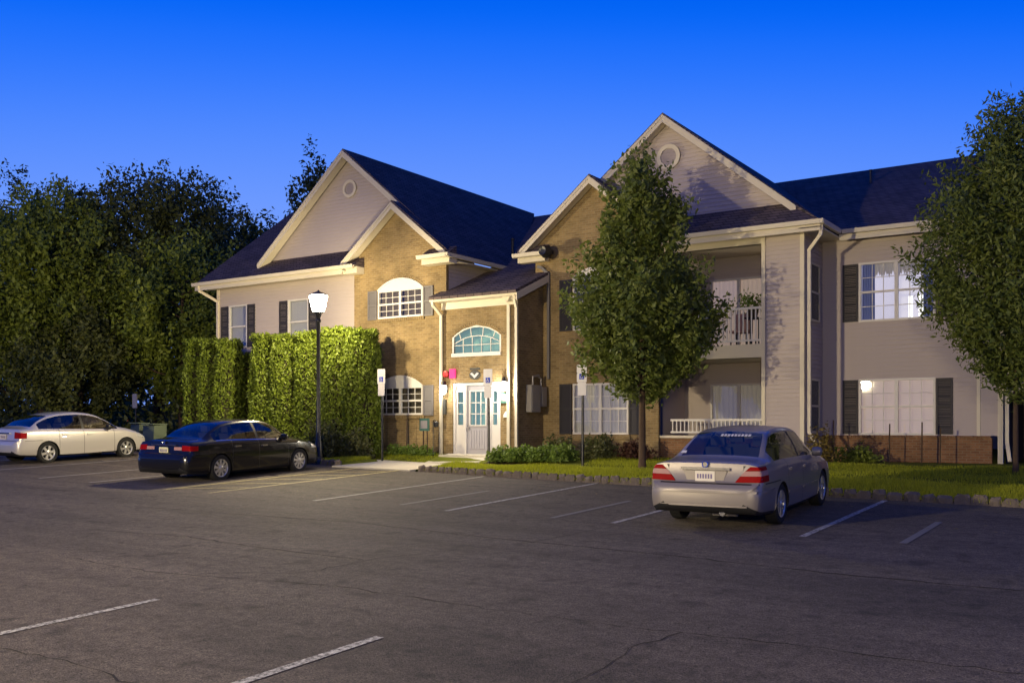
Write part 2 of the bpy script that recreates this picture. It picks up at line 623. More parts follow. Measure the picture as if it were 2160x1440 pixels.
# granite block curb, one block after another, dropped at the ramp
curb = MB()
us = [u for u in span(-60, 12, 72)]
for a, b in zip(us[:-1], us[1:]):
    if RAMP[0] - .3 < (a + b) / 2 < RAMP[1] + .3:
        continue
    va, vb = curb_v(a), curb_v(b)
    curb.face([(a, va - .06, lot_z(a, va) - .1), (b, vb - .06, lot_z(b, vb) - .1), (b, vb - .06, lot_z(b, vb) + .015), (a, va - .06, lot_z(a, va) + .015)])
    curb.face([(a, va - .06, lot_z(a, va) + .015), (b, vb - .06, lot_z(b, vb) + .015), (b, vb + .06, lot_z(b, vb) + .015), (a, va + .06, lot_z(a, va) + .015)])
curb_o = curb.build('curb', 'granite', kind='structure', label='rough granite block curb edging the parking lot', origin=(0, 0, 0))
block_me = []
for k in range(5):
    mb = MB()
    L, D, Hh = (.20, .235, .27, .30, .25)[k], .15, .24
    # rough-hewn stone: three rings, the top one drawn in, every corner knocked about
    vs, q = [], 8
    for z, g in ((-.1, 1.0), (Hh - .155, 1.0), (Hh - .10, .74)):
        for i in range(q):
            an = 2 * math.pi * (i + .5) / q
            cx, cy = math.cos(an), math.sin(an)
            m = max(abs(cx), abs(cy)) ** .8
            vs.append((cx / m * L / 2 * g + random.uniform(-.014, .014), D / 2 - .1 + cy / m * D / 2 * g + random.uniform(-.02, .02), z + random.uniform(-.02, .02)))
    mb.mesh(vs, [tuple(range(2 * q, 3 * q))] + [(r * q + i, r * q + (i + 1) % q, (r + 1) * q + (i + 1) % q, (r + 1) * q + i) for r in (0, 1) for i in range(q)])
    o = mb.build('curb_block', 'granite', None)
    block_me.append(o.data)
    bpy.data.objects.remove(o)
u, n = -38.0, 0
while u < 6:
    if not (RAMP[0] - .2 < u < RAMP[1] + .2):
        v = curb_v(u)
        o = inst('curb_block', block_me[n % 5], (u, v - .03 + random.uniform(-.012, .012), lot_z(u, v) - .104 + random.uniform(-.02, .02)), curb_o)
        o.rotation_euler = (0, 0, -.09 + random.uniform(-.04, .04))
    L = (.20, .235, .27, .30, .25)[n % 5]
    n = (n * 3 + 1 + int(abs(u) * 7)) % 1000
    u += L / 2 + .012 + (.20, .235, .27, .30, .25)[n % 5] / 2

def slab(name, poly, zf, parent, mname='concrete', th=.1, lift=.0):
    top = [(u, v, zf(u, v) + lift) for u, v in poly]
    bot = [(u, v, z - th) for u, v, z in top]
    k = len(poly)
    mb = MB().mesh(bot + top, [tuple(range(k))[::-1], tuple(range(k, 2 * k))] + [(i, (i + 1) % k, k + (i + 1) % k, k + i) for i in range(k)])
    return mb.build(name, mname, parent)

walk = MB()
for a, b in zip(span(-34, 6, 40)[:-1], span(-34, 6, 40)[1:]):
    A, B = curb_v(a), curb_v(b)
    walk.face([(a, A + WALK_NEAR, lawn_z(a, A + WALK_NEAR) + .004), (b, B + WALK_NEAR, lawn_z(b, B + WALK_NEAR) + .004), (b, B + WALK_FAR, lawn_z(b, B + WALK_FAR) + .004), (a, A + WALK_FAR, lawn_z(a, A + WALK_FAR) + .004)])
walk_o = walk.build('sidewalk', 'soil', kind='structure', label='concrete sidewalk parallel to the curb', origin=(0, 0, 0))
u = -34.0
while u < 5.5:
    a, b = u + .006, u + 1.494
    slab('paving_slab', [(a, curb_v(a) + WALK_NEAR), (b, curb_v(b) + WALK_NEAR), (b, curb_v(b) + WALK_FAR), (a, curb_v(a) + WALK_FAR)], lawn_z, walk_o, lift=.03)
    u += 1.5
ramp_o = MB().mesh([(u, v, lot_z(u, v) - .02) for u, v in ((RAMP[0], 19.9), (RAMP[1], 19.9), (RAMP[1], 20.1), (RAMP[0], 20.1))], [(0, 1, 2, 3)]).build(
    'entrance_path', 'soil', kind='structure', label='concrete ramp and path leading from the lot to the front door', origin=(0, 0, 0))
def ramp_z(u, v):
    u = max(RAMP[0], min(u, RAMP[1]))
    v0, v1 = curb_v(u) - .25, curb_v(u) + WALK_NEAR
    t = min(max((v - v0) / (v1 - v0), 0), 1)
    return lot_z(u, v0) + .012 + (lawn_z(u, v1) + .035 - lot_z(u, v0) - .012) * t
cu = curb_v(-18)
slab('ramp_slab', [(RAMP[0] - .1, cu - .3), (RAMP[1] + .1, cu - .3), (RAMP[1] + .1, cu + .2), (RAMP[1], cu + WALK_NEAR + .07), (RAMP[0], cu + WALK_NEAR + .07), (RAMP[0] - .1, cu + .2)], ramp_z, ramp_o, lift=.02)
v = curb_v(-17.2) + WALK_FAR + .08
while v < 23.9:
    b = min(v + 1.1, 23.95)
    slab('paving_slab', [(WALK[0], v), (WALK[1], v), (WALK[1], b - .012), (WALK[0], b - .012)], lawn_z, ramp_o, lift=.035)
    v = b

def stripe(u0, v0, u1, v1, mname, w=.105, name='stall_line'):
    d = Vector((u1 - u0, v1 - v0, 0))
    nrm = Vector((-d.y, d.x, 0)).normalized() * (w / 2)
    n = max(2, int(d.length / .8))
    V, F = [], []
    for i in range(n + 1):
        p = Vector((u0, v0, 0)) + d * i / n
        for s in (-1, 1):
            q = p + nrm * s * random.uniform(.92, 1.06)
            V.append((q.x, q.y, lot_z(q.x, q.y) + .006))
    F = [(2 * i, 2 * i + 1, 2 * i + 3, 2 * i + 2) for i in range(n)]
    return MB().mesh(V, F).build(name, mname, lot)
far = lambda u: curb_v(u) - .2
for u, m in ((-34.2, 'paint_worn'), (-31.1, 'paint_worn'), (-29.6, 'paint_worn'), (-26.5, 'paint_worn'), (-23.3, 'paint_worn'), (-21.2, 'paint_worn'), (-13.85, 'paint_worn'), (-10.6, 'paint_fresh'), (-7.27, 'paint_fresh'),
             (-4.25, 'paint_fresh'), (-1.2, 'paint_fresh'), (1.9, 'paint_fresh'), (5, 'paint_fresh')):
    stripe(u, 13.88, u, far(u), m)
stripe(-8.45, 13.95, -8.4, far(-8.4) - 2.5, 'paint_faint')
stripe(-2.9, 13.9, -2.87, 16.3, 'paint_faint')
stripe(-11.9, 14.2, -11.85, 17.0, 'paint_faint')
for u in (-18.3, -16.85):
    stripe(u, 13.8, u, far(u), 'paint_yellow', .13)
for k in range(5):
    stripe(-18.2, 14.1 + k * 1.15, -16.95, 15.0 + k * 1.15, 'paint_yellow', .1)
for u in (-24.2, -21.1, -17.95, -14.9, -11.85, -8.78, -5.71, -2.6, .5):
    stripe(u, 1.0, u, 6.53, 'paint_fresh')

# cracks and paving seams: ragged hairlines on the asphalt
def crack(pts, w, name='asphalt_crack'):
    P = []
    for (a, b) in zip(pts[:-1], pts[1:]):
        a, b = Vector(a), Vector(b)
        n = max(2, int((b - a).length / .16))
        for i in range(n):
            P.append(a + (b - a) * i / n + Vector((random.uniform(-.035, .035), random.uniform(-.035, .035))))
    P.append(Vector(pts[-1]))
    V, F = [], []
    for i, p in enumerate(P):
        d = (P[min(i + 1, len(P) - 1)] - P[max(i - 1, 0)]).normalized()
        nrm = Vector((-d.y, d.x)) * (w * random.uniform(.25, 1.1) / 2)
        for s in (-1, 1):
            q = p + nrm * s
            V.append((q.x, q.y, lot_z(q.x, q.y) + .004))
    F = [(2 * i, 2 * i + 1, 2 * i + 3, 2 * i + 2) for i in range(len(P) - 1)]
    return MB().mesh(V, F).build(name, 'tar', lot)
mat('tar', (.017, .015, .014), .85, .25, var=.5, vscale=20)
mat('crack_fill', (.13, .12, .10), .9, .2, var=.5, vscale=20)
crack([(-16.2, 11.55), (-13, 11.8), (-11.0, 12.0), (-8.4, 11.72), (-6.8, 11.65), (-4.7, 11.52), (-2.9, 11.3), (2, 11.35)], .038)
crack([(-12.5, 7.6), (-10.1, 7.5), (-7.7, 8.0), (-5.7, 7.92), (-4.1, 7.92), (-2.8, 8.05), (1, 8.1)], .02)
crack([(-9.6, 7.7), (-8.5, 8.4), (-8.45, 9.5), (-7.4, 11.6), (-7.1, 13.6)], .02)
crack([(-8.6, 4.55), (-7.3, 4.65), (-6.2, 4.5)], .02)
crack([(-3.62, 5.9), (-3.58, 6.7), (-3.66, 7.3), (-3.5, 8.0)], .018)
crack([(-14.2, 9.3), (-12.2, 9.6), (-10.4, 9.4), (-8.5, 9.4)], .03)

# ------------------------------------------------------------------ the apartment building
BLD = empty('apartment_building', (-14, 26, 1.3), 'two-storey brick and pale siding apartment building with steep gables and a lit entrance', 'building')
EAVE = 7.37
FRONT = {}

def free(iv, cuts):
    out = [iv]
    for c0, c1 in cuts:
        nxt = []
        for a, b in out:
            if c1 <= a or c0 >= b:
                nxt.append((a, b))
                continue
            if c0 > a:
                nxt.append((a, c0))
            if c1 < b:
                nxt.append((c1, b))
        out = nxt
    return [(a, b) for a, b in out if b - a > 1e-4]

def hole_at(h, z):
    """horizontal extent of an opening at height z; openings are (u0,u1,z0,z1) or carry an arch rise on top"""
    u0, u1, z0, z1 = h[:4]
    if z0 - 1e-6 <= z <= z1 + 1e-6:
        return u0, u1
    if len(h) > 4 and z1 < z < z1 + h[4]:
        r = h[4]
        w = (u1 - u0) / 2
        R = (w * w + r * r) / (2 * r)
        dz = z - (z1 + r - R)
        hw = math.sqrt(max(R * R - dz * dz, 0))
        return (u0 + u1) / 2 - hw, (u0 + u1) / 2 + hw
    return None

def courses(z0, z1, step, holes):
    zs = {round(z0, 5), round(z1, 5)}
    z = z0
    while z < z1:
        zs.add(round(z, 5))
        z += step
    for h in holes:
        for q in (h[2], h[3]) + ((h[3] + h[4],) if len(h) > 4 else ()):
            if z0 < q < z1:
                zs.add(round(q, 5))
    return sorted(zs)

def flat_wall(mb, ext, z0, z1, V, holes=(), step=.15, thick=.1, reveal=True):
    """brick or plain wall facing the lot at V; ext(z) -> (u0,u1)"""
    zs = courses(z0, z1, step, holes)
    for a, b in zip(zs[:-1], zs[1:]):
        e = 1e-4
        A, B = ext(a + e), ext(b - e)
        if B[1] - B[0] < 1e-3 and A[1] - A[0] < 1e-3:
            continue
        hs = []
        for h in holes:
            ha, hb = hole_at(h, a + e), hole_at(h, b - e)
            if ha and hb:
                hs.append((ha, hb))
        hs.sort()
        la, lb = A[0], B[0]
        for ha, hb in hs + [((A[1], A[1]), (B[1], B[1]))]:
            if ha[0] - la > 1e-4 or hb[0] - lb > 1e-4:
                mb.face([(la, V, a), (ha[0], V, a), (hb[0], V, b), (lb, V, b)])
            la, lb = ha[1], hb[1]
        if reveal:
            for ha, hb in hs:
                for k in (0, 1):
                    mb.face([(ha[k], V, a), (hb[k], V, b), (hb[k], V + thick, b), (ha[k], V + thick, a)])
    if reveal:
        for h in holes:
            mb.face([(h[0], V, h[2]), (h[1], V, h[2]), (h[1], V + thick, h[2]), (h[0], V + thick, h[2])])
            if len(h) == 4:
                mb.face([(h[0], V, h[3]), (h[1], V, h[3]), (h[1], V + thick, h[3]), (h[0], V + thick, h[3])])
    return mb

COURSE = .1143
def board_strip(mb, A, B, V, z0, z1, lap=.022, axis=1):
    """one clapboard: leaning face and its shadow lip; A,B are (start,end) at bottom and top"""
    def P(u, d, z):
        return (u, V - d, z) if axis == 1 else (V + d, u, z)
    mb.face([P(A[0], lap, z0), P(A[1], lap, z0), P(B[1], .003, z1), P(B[0], .003, z1)])
    mb.face([P(A[0], lap, z0), P(A[1], lap, z0), P(A[1], 0, z0), P(A[0], 0, z0)])

def siding(ext, z0, z1, V, holes=(), name='siding_wall', each=False, axis=1, label=None, lap=.022):
    """clapboard wall; each=True makes every board an object of its own"""
    back = MB()
    if axis == 1:
        flat_wall(back, ext, z0, z1, V + .012, holes, step=.6, thick=.12)
    else:
        e0, e1 = ext(z0), ext(z1)
        back.face([(V - .012, e0[0], z0), (V - .012, e0[1], z0), (V - .012, e1[1], z1), (V - .012, e1[0], z1)])
    one = MB()
    root = back.build(name, 'siding', BLD, label) if each else None
    z = z0
    while z < z1 - .02:
        t = min(z + COURSE, z1)
        mb = MB() if each else one
        e = 1e-4
        zs = sorted({z, t} | {q for h in holes for q in (h[2], h[3]) if z < q < t})
        for a, b in zip(zs[:-1], zs[1:]):
            A, B = ext(a + e), ext(b - e)
            cuts = [c for c in (hole_at(h, (a + b) / 2) for h in holes) if c]
            fa, fb = free(A, cuts), free(B, cuts)
            la, lb = lap * (t - a) / (t - z), lap * (t - b) / (t - z)
            for (pa, pb) in zip(fa, fb):
                def P(u, d, zz):
                    return (u, V - d, zz) if axis == 1 else (V + d, u, zz)
                mb.face([P(pa[0], la, a), P(pa[1], la, a), P(pb[1], lb + .002, b), P(pb[0], lb + .002, b)])
                mb.face([P(pa[0], la, a), P(pa[1], la, a), P(pa[1], -.01, a), P(pa[0], -.01, a)])
                if each and (len(fa) > 1 or len(zs) > 2):
                    mb.build('siding_board', 'siding', root)
                    mb = MB()
        if each and mb.f:
            mb.build('siding_board', 'siding', root)
        z = t
    if not each:
        i = len(one.f)
        one.mesh(back.v, back.f)
        root = one.build(name, 'siding', BLD, label, kind='stuff')
    return root

def rect(a, b):
    return lambda z: (a, b)

def gable(uc, half, zb, zp, lim=None):
    def f(z):
        w = half * max(0.0, min(1, (zp - z) / (zp - zb)))
        return uc - w, uc + w
    return f

PANES = {}
def pane(w, h, parent, loc, mname='pane_glass'):
    k = (round(w, 3), round(h, 3), mname)
    if k not in PANES:
        o = MB().box(-w / 2, w / 2, -.003, .003, -h / 2, h / 2).build('pane', mname, None, origin=(0, 0, 0))
        PANES[k] = o.data
        bpy.data.objects.remove(o)
    return inst('pane', PANES[k], loc, parent)

def sash_window(u0, u1, z0, z1, V, doubles=2, cols=3, rows=2, bar='white', backing='blind_dark', proud=.03, glass='pane_glass', label=None,
                split=True, muntin=.017, fw=.055, depth=.12, back_z=None):
    """double-hung window in a wall at V: frame with mullion, meeting rails and glazing bars; every pane its own"""
    fr = MB()
    d0, d1 = V - proud, V + .07
    fr.box(u0, u0 + fw, d0, d1, z0, z1)
    fr.box(u1 - fw, u1, d0, d1, z0, z1)
    fr.box(u0 + fw, u1 - fw, d0, d1, z1 - fw, z1)
    fr.box(u0 + fw, u1 - fw, d0 - .01, d1, z0, z0 + fw)
    mw = .09
    cells = []
    iw = (u1 - u0 - 2 * fw - (doubles - 1) * mw) / doubles
    zm = (z0 + z1) / 2
    for k in range(doubles):
        a = u0 + fw + k * (iw + mw)
        b = a + iw
        if k:
            fr.box(a - mw, a, d0 + .004, d1, z0 + fw, z1 - fw)
        if split:
            fr.box(a, b, V - .012, V + .05, zm - .028, zm + .028)
            cells += [(a, b, z0 + fw, zm - .028, .03), (a, b, zm + .028, z1 - fw, .012)]
        else:
            cells += [(a, b, z0 + fw, z1 - fw, .02)]
    for a, b, c, d, off in cells:
        cw, rh = (b - a) / cols, (d - c) / rows
        for i in range(1, cols):
            fr.box(a + i * cw - muntin / 2, a + i * cw + muntin / 2, V + off - .012, V + off + .012, c, d)
        for j in range(1, rows):
            for i in range(cols):
                l = a + i * cw + (muntin / 2 if i else 0)
                r = a + (i + 1) * cw - (muntin / 2 if i < cols - 1 else 0)
                fr.box(l, r, V + off - .012, V + off + .012, c + j * rh - muntin / 2, c + j * rh + muntin / 2)
    w = fr.build('window', bar, BLD, label)
    for a, b, c, d, off in cells:
        cw, rh = (b - a) / cols, (d - c) / rows
        for i in range(cols):
            for j in range(rows):
                pane(cw - muntin, rh - muntin, w, (a + (i + .5) * cw, V + off, c + (j + .5) * rh), glass)
    if backing:
        mb = MB()
        n = max(4, int((z1 - z0) / .05))
        if backing.startswith('blind'):
            for i in range(n):
                za, zb = z0 + (z1 - z0) * i / n, z0 + (z1 - z0) * (i + 1) / n
                mb.face([(u0, V + depth, za), (u1, V + depth, za), (u1, V + depth + .02, zb - .004), (u0, V + depth + .02, zb - .004)])
            mb.face([(u0, V + depth + .05, z0), (u1, V + depth + .05, z0), (u1, V + depth + .05, z1), (u0, V + depth + .05, z1)])
            mb.build('blind', backing, w)
        else:
            n = 40
            vs = []
            for i in range(n + 1):
                uu = u0 + (u1 - u0) * i / n
                y = V + depth + .03 * math.sin(i * 1.9) + .01 * math.sin(i * .7)
                vs += [(uu, y, z0), (uu, y, z1)]
            mb.mesh(vs, [(2 * i, 2 * i + 2, 2 * i + 3, 2 * i + 1) for i in range(n)])
            mb.build('curtain', backing, w)
    return w

def shutter(u0, u1, z0, z1, V, mname='shutter'):
    mb = MB()
    d0, d1, f = V - .045, V - .002, .05
    mb.box(u0, u0 + f, d0, d1, z0, z1)
    mb.box(u1 - f, u1, d0, d1, z0, z1)
    zm = (z0 + z1) / 2
    for a, b in ((z0, z0 + f), (zm - f / 2, zm + f / 2), (z1 - f, z1)):
        mb.box(u0 + f, u1 - f, d0 + .002, d1, a, b)
    for a, b in ((z0 + f, zm - f / 2), (zm + f / 2, z1 - f)):
        n = int((b - a) / .045)
        for i in range(n):
            z = a + (b - a) * (i + .5) / n
            mb.face([(u0 + f, d0 + .012, z - .021), (u1 - f, d0 + .012, z - .021), (u1 - f, d0 + .024, z + .021), (u0 + f, d0 + .024, z + .021)])
        mb.face([(u0 + f, d1 - .004, a), (u1 - f, d1 - .004, a), (u1 - f, d1 - .004, b), (u0 + f, d1 - .004, b)])
    return mb.build('shutter', mname, BLD)

def arc(u0, u1, z, rise, n=16):
    w = (u1 - u0) / 2
    R = (w * w + rise * rise) / (2 * rise)
    cz = z + rise - R
    a0 = math.asin(min(1, w / R))
    return [((u0 + u1) / 2 + R * math.sin(-a0 + 2 * a0 * i / n), cz + R * math.cos(-a0 + 2 * a0 * i / n)) for i in range(n + 1)]

def arch_panel(u0, u1, z, rise, V):
    mb = MB()
    mb.prism([(u0, z)] + arc(u0, u1, z + .02, rise - .02) + [(u1, z)], 1, V - .02, V + .06)
    o = arc(u0, u1, z + .02, rise - .02)
    i = arc(u0 + .07, u1 - .07, z + .02, rise - .09)
    for k in range(len(o) - 1):
        mb.prism([o[k], o[k + 1], i[k + 1], i[k]], 1, V - .045, V - .021)
    return mb.build('arch_panel', 'white', BLD)

def soldier_arch(u0, u1, z, rise, V):
    """row of bricks on end over an arched opening"""
    o, i = arc(u0 - .12, u1 + .12, z, rise + .12, 28), arc(u0, u1, z, rise, 28)
    mb = MB()
    for k in range(28):
        m0, m1 = .08, .92
        L = lambda p, q, t: (p[0] + (q[0] - p[0]) * t, p[1] + (q[1] - p[1]) * t)
        mb.prism([L(i[k], i[k + 1], m0), L(o[k], o[k + 1], m0), L(o[k], o[k + 1], m1), L(i[k], i[k + 1], m1)], 1, V - .012, V + .03)
    return mb.build('brick_arch', 'brick', BLD)

def gutter(pts, name='gutter'):
    """ogee-ish gutter run along the listed points (plan + height of the lip)"""
    prof = [(0, 0), (.02, -.11), (.11, -.12), (.115, -.02), (.1, -.02), (.095, -.1), (.03, -.095), (.015, 0)]
    mb = MB()
    for a, b in zip(pts[:-1], pts[1:]):
        a, b = Vector(a), Vector(b)
        d = (b - a).normalized()
        inn = Vector((-d.y, d.x, 0))          # towards the wall (left of the run)
        n = len(prof)
        vs = [p + inn * q[0] + Vector((0, 0, q[1])) for p in (a, b) for q in prof]
        mb.mesh(vs, [tuple(range(n))[::-1], tuple(range(n, 2 * n))] + [(i, (i + 1) % n, n + (i + 1) % n, n + i) for i in range(n)])
    return mb.build(name, 'trim', BLD)

def downspout(path, mname='trim'):
    mb = MB()
    for a, b in zip(path[:-1], path[1:]):
        a, b = Vector(a), Vector(b)
        d = (b - a).normalized()
        mb.beam(a - d * .02, b + d * .02, .085, .065, (0, 1, 0) if abs(d.y) < .8 else (0, 0, 1))
    # strap bands
    return mb.build('downspout', mname, BLD)

def rake(peak, foot, depth=.32, h=.22, mname='trim'):
    """barge board along a gable edge with its soffit, front face at the given V"""
    p, f = Vector(peak), Vector(foot)
    mb = MB()
    t = .035
    v0 = p.y
    for (dv0, dv1, up, dn) in ((0, .03, 0, h), (.03, depth, h - .05, h - .02), (-.02, -.001, 0, .09)):
        mb.mesh([(q.x, v0 + v, q.z - z) for q in (p, f) for v in (dv0, dv1) for z in (up, dn)],
                [(0, 2, 3, 1), (4, 5, 7, 6), (0, 1, 5, 4), (2, 6, 7, 3), (0, 4, 6, 2), (1, 3, 7, 5)])
    return mb.build('rake_board', mname, BLD)

def roof_plane(polys, name='roof', th=.09):
    mb = MB()
    for P in polys:
        k = len(P)
        lo = [(x, y, z - th) for x, y, z in P]
        mb.mesh(lo + [tuple(p) for p in P], [tuple(range(k))[::-1], tuple(range(k, 2 * k))] + [(i, (i + 1) % k, k + (i + 1) % k, k + i) for i in range(k)])
    return mb.build(name, 'shingle', BLD)

# --- wall planes (distance of each facade from the camera line)
VB, VP, V2, VM, VR, VW = 24.12, 23.98, 25.40, 25.52, 27.20, 24.27
GZ = 1.2      # walls start a little under the turf

# left wing: siding with two sash windows
W1 = (-28.48, -27.5, 5.0, 6.56)
W2 = (-25.43, -24.43, 5.0, 6.56)
siding(rect(-29.1, -22.2), GZ, 7.2, VW, [W1, W2, (W1[0], W1[1], 1.92, 3.42), (W2[0], W2[1], 1.92, 3.42)], label='pale clapboard wall of the left wing')
for w in (W1, W2):
    sash_window(*w, VW, doubles=1, cols=1, rows=1, backing='blind_white')
    sash_window(w[0], w[1], 1.92, 3.42, VW, doubles=1, cols=1, rows=1, backing='blind_white')
    shutter(w[0] - .41, w[0] - .02, w[2] + .02, w[3] - .02, VW)
    shutter(w[1] + .02, w[1] + .41, w[2] + .02, w[3] - .02, VW)
siding(rect(VW, 33.5), GZ, 7.2, -29.1 , axis=0)
MB().box(-29.13, -29.0, VW - .03, VW + .1, GZ, 7.2).build('corner_trim', 'trim', BLD)

# left brick bay
bu, bl = (-21.16, -19.31, 5.62, 6.52), (-21.16, -19.31, 2.52, 3.42)
mb = MB()
flat_wall(mb, lambda z: (-22.2, -18.4) if z < 7.3 else gable(-20.3, 2.45, 7.3, 9.26)(z) if z > 7.62 else (-22.2, -18.4), GZ, 9.2, VB, [bu, bl])
mb.face([(-18.4, VB, GZ), (-18.4, VB + .12, GZ), (-18.4, VB + .12, 7.35), (-18.4, VB, 7.35)])
mb.face([(-22.2, VB, GZ), (-22.2, VW, GZ), (-22.2, VW, 7.35), (-22.2, VB, 7.35)])
mb.build('brick_wall', 'brick', BLD, 'tan brick bay left of the entrance')
for w in (bu, bl):
    sash_window(*w, VB, doubles=2, cols=3, rows=2, backing='blind_dark', proud=.02)
    arch_panel(w[0] - .02, w[1] + .02, w[3] + .001, .36, VB)
    soldier_arch(w[0] - .02, w[1] + .02, w[3], .37, VB)
    shutter(w[0] - .42, w[0] - .03, w[2] - .02, w[3] + .02, VB, 'shutter_light')
    shutter(w[1] + .03, w[1] + .42, w[2] - .02, w[3] + .02, VB, 'shutter_light')
    mb = MB()
    for k in range(23):
        a = w[0] - .06 + k * .086
        mb.box(a + .005, a + .081, VB - .05, VB + .05, w[2] - .11, w[2] - .004)
    mb.build('brick_sill', 'brick', BLD)
siding(rect(VB + .12, 27.2), GZ, 7.3, -18.4, axis=0)

# left grey gable behind, over a strip of roof
siding(gable(-22.8, 4.05, 7.9, 11.25), 7.9, 11.15, 24.6, label='pale clapboard wall of the tall left gable')
# entrance block
tr = (-18.07, -16.26, 4.31, 4.86, .33)
mb = MB()
flat_wall(mb, rect(-18.42, -15.67), GZ, 6.1, VP, [tr, (-18.04, -16.28, GZ, 3.48)])
mb.face([(-15.67, VP, GZ), (-15.67, V2, GZ), (-15.67, V2, 6.6), (-15.67, VP, 6.1)])
mb.face([(-18.42, VP, GZ), (-18.42, VB, GZ), (-18.42, VB, 6.1), (-18.42, VP, 6.1)])
mb.build('brick_wall', 'brick', BLD, 'brick front of the entrance with a brown side wall')
soldier_arch(tr[0], tr[1], tr[3], tr[4], VP)

# arched window over the door: rim, bars, panes
def fan_window():
    u0, u1, z0, z1, r = tr
    fr = MB()
    o, i = arc(u0, u1, z1, r), arc(u0 + .06, u1 - .06, z1, r - .055)
    for k in range(16):
        fr.prism([o[k], o[k + 1], i[k + 1], i[k]], 1, VP + .01, VP + .1)
    fr.box(u0, u0 + .06, VP + .01, VP + .1, z0, z1)
    fr.box(u1 - .06, u1, VP + .01, VP + .1, z0, z1)
    fr.box(u0, u1, VP - .04, VP + .1, z0 - .05, z0 + .06)
    a, b, c = u0 + .06, u1 - .06, z0 + .06
    zh = c + .24
    inner = arc(a, b, z1 - .2, .22)
    cuts = [a + (b - a) * t for t in (0, .2, .4, .6, .8, 1)]
    def zi(u):
        for (p, q) in zip(inner[:-1], inner[1:]):
            if p[0] - 1e-6 <= u <= q[0] + 1e-6:
                return p[1] + (q[1] - p[1]) * (u - p[0]) / (q[0] - p[0] + 1e-9)
        return inner[0][1]
    fr.box(a, b, VP + .04, VP + .065, zh - .011, zh + .011)
    for k in range(16):
        fr.beam((inner[k][0], VP + .053, inner[k][1]), (inner[k + 1][0], VP + .053, inner[k + 1][1]), .025, .022)
    for u in cuts[1:-1]:
        fr.box(u - .011, u + .011, VP + .041, VP + .064, c, zi(u))
    uc = (a + b) / 2
    outer = arc(a, b, z1, r - .055, 100)
    rays = []
    for t in (.12, .37, .63, .88):
        q = outer[int(t * 100)]
        us = uc + (q[0] - uc) * .88
        rays.append(((us, zi(us)), q))
        fr.beam((us, VP + .053, zi(us)), (q[0], VP + .053, q[1]), .022, .022)
    w = fr.build('arched_window', 'white', BLD, 'arched window with glazing bars glowing above the front door')
    for k in range(5):
        m = MB().prism([(cuts[k] + .012, c + .005), (cuts[k + 1] - .012, c + .005), (cuts[k + 1] - .012, zh - .012), (cuts[k] + .012, zh - .012)], 1, VP + .05, VP + .056)
        m.build('pane', 'pane_teal', w)
        m = MB().prism([(cuts[k] + .012, zh + .012), (cuts[k + 1] - .012, zh + .012), (cuts[k + 1] - .012, zi(cuts[k + 1] - .012) - .012), (cuts[k] + .012, zi(cuts[k] + .012) - .012)], 1, VP + .05, VP + .056)
        m.build('pane', 'pane_teal', w)
    edges = [((a + .01, zi(a)), (a + .01, z1 - .01))] + rays + [((b - .01, zi(b)), (b - .01, z1 - .01))]
    for (p0, q0), (p1, q1) in zip(edges[:-1], edges[1:]):
        top = [q for q in outer if min(q0[0], q1[0]) < q[0] < max(q0[0], q1[0])][::5]
        low = [q for q in inner if min(p0[0], p1[0]) < q[0] < max(p0[0], p1[0])]
        MB().prism([p0] + low + [p1, q1] + top[::-1] + [q0], 1, VP + .05, VP + .056).build('pane', 'pane_teal', w)
    MB().face([(u0 - .7, VP + .5, z0 - .2), (u1 + .3, VP + .5, z0 - .2), (u1 + .3, VP + .5, z1 + r + .5), (u0 - .7, VP + .5, z1 + r + .5)]).build('lit_hall', 'teal_room', w)
fan_window()

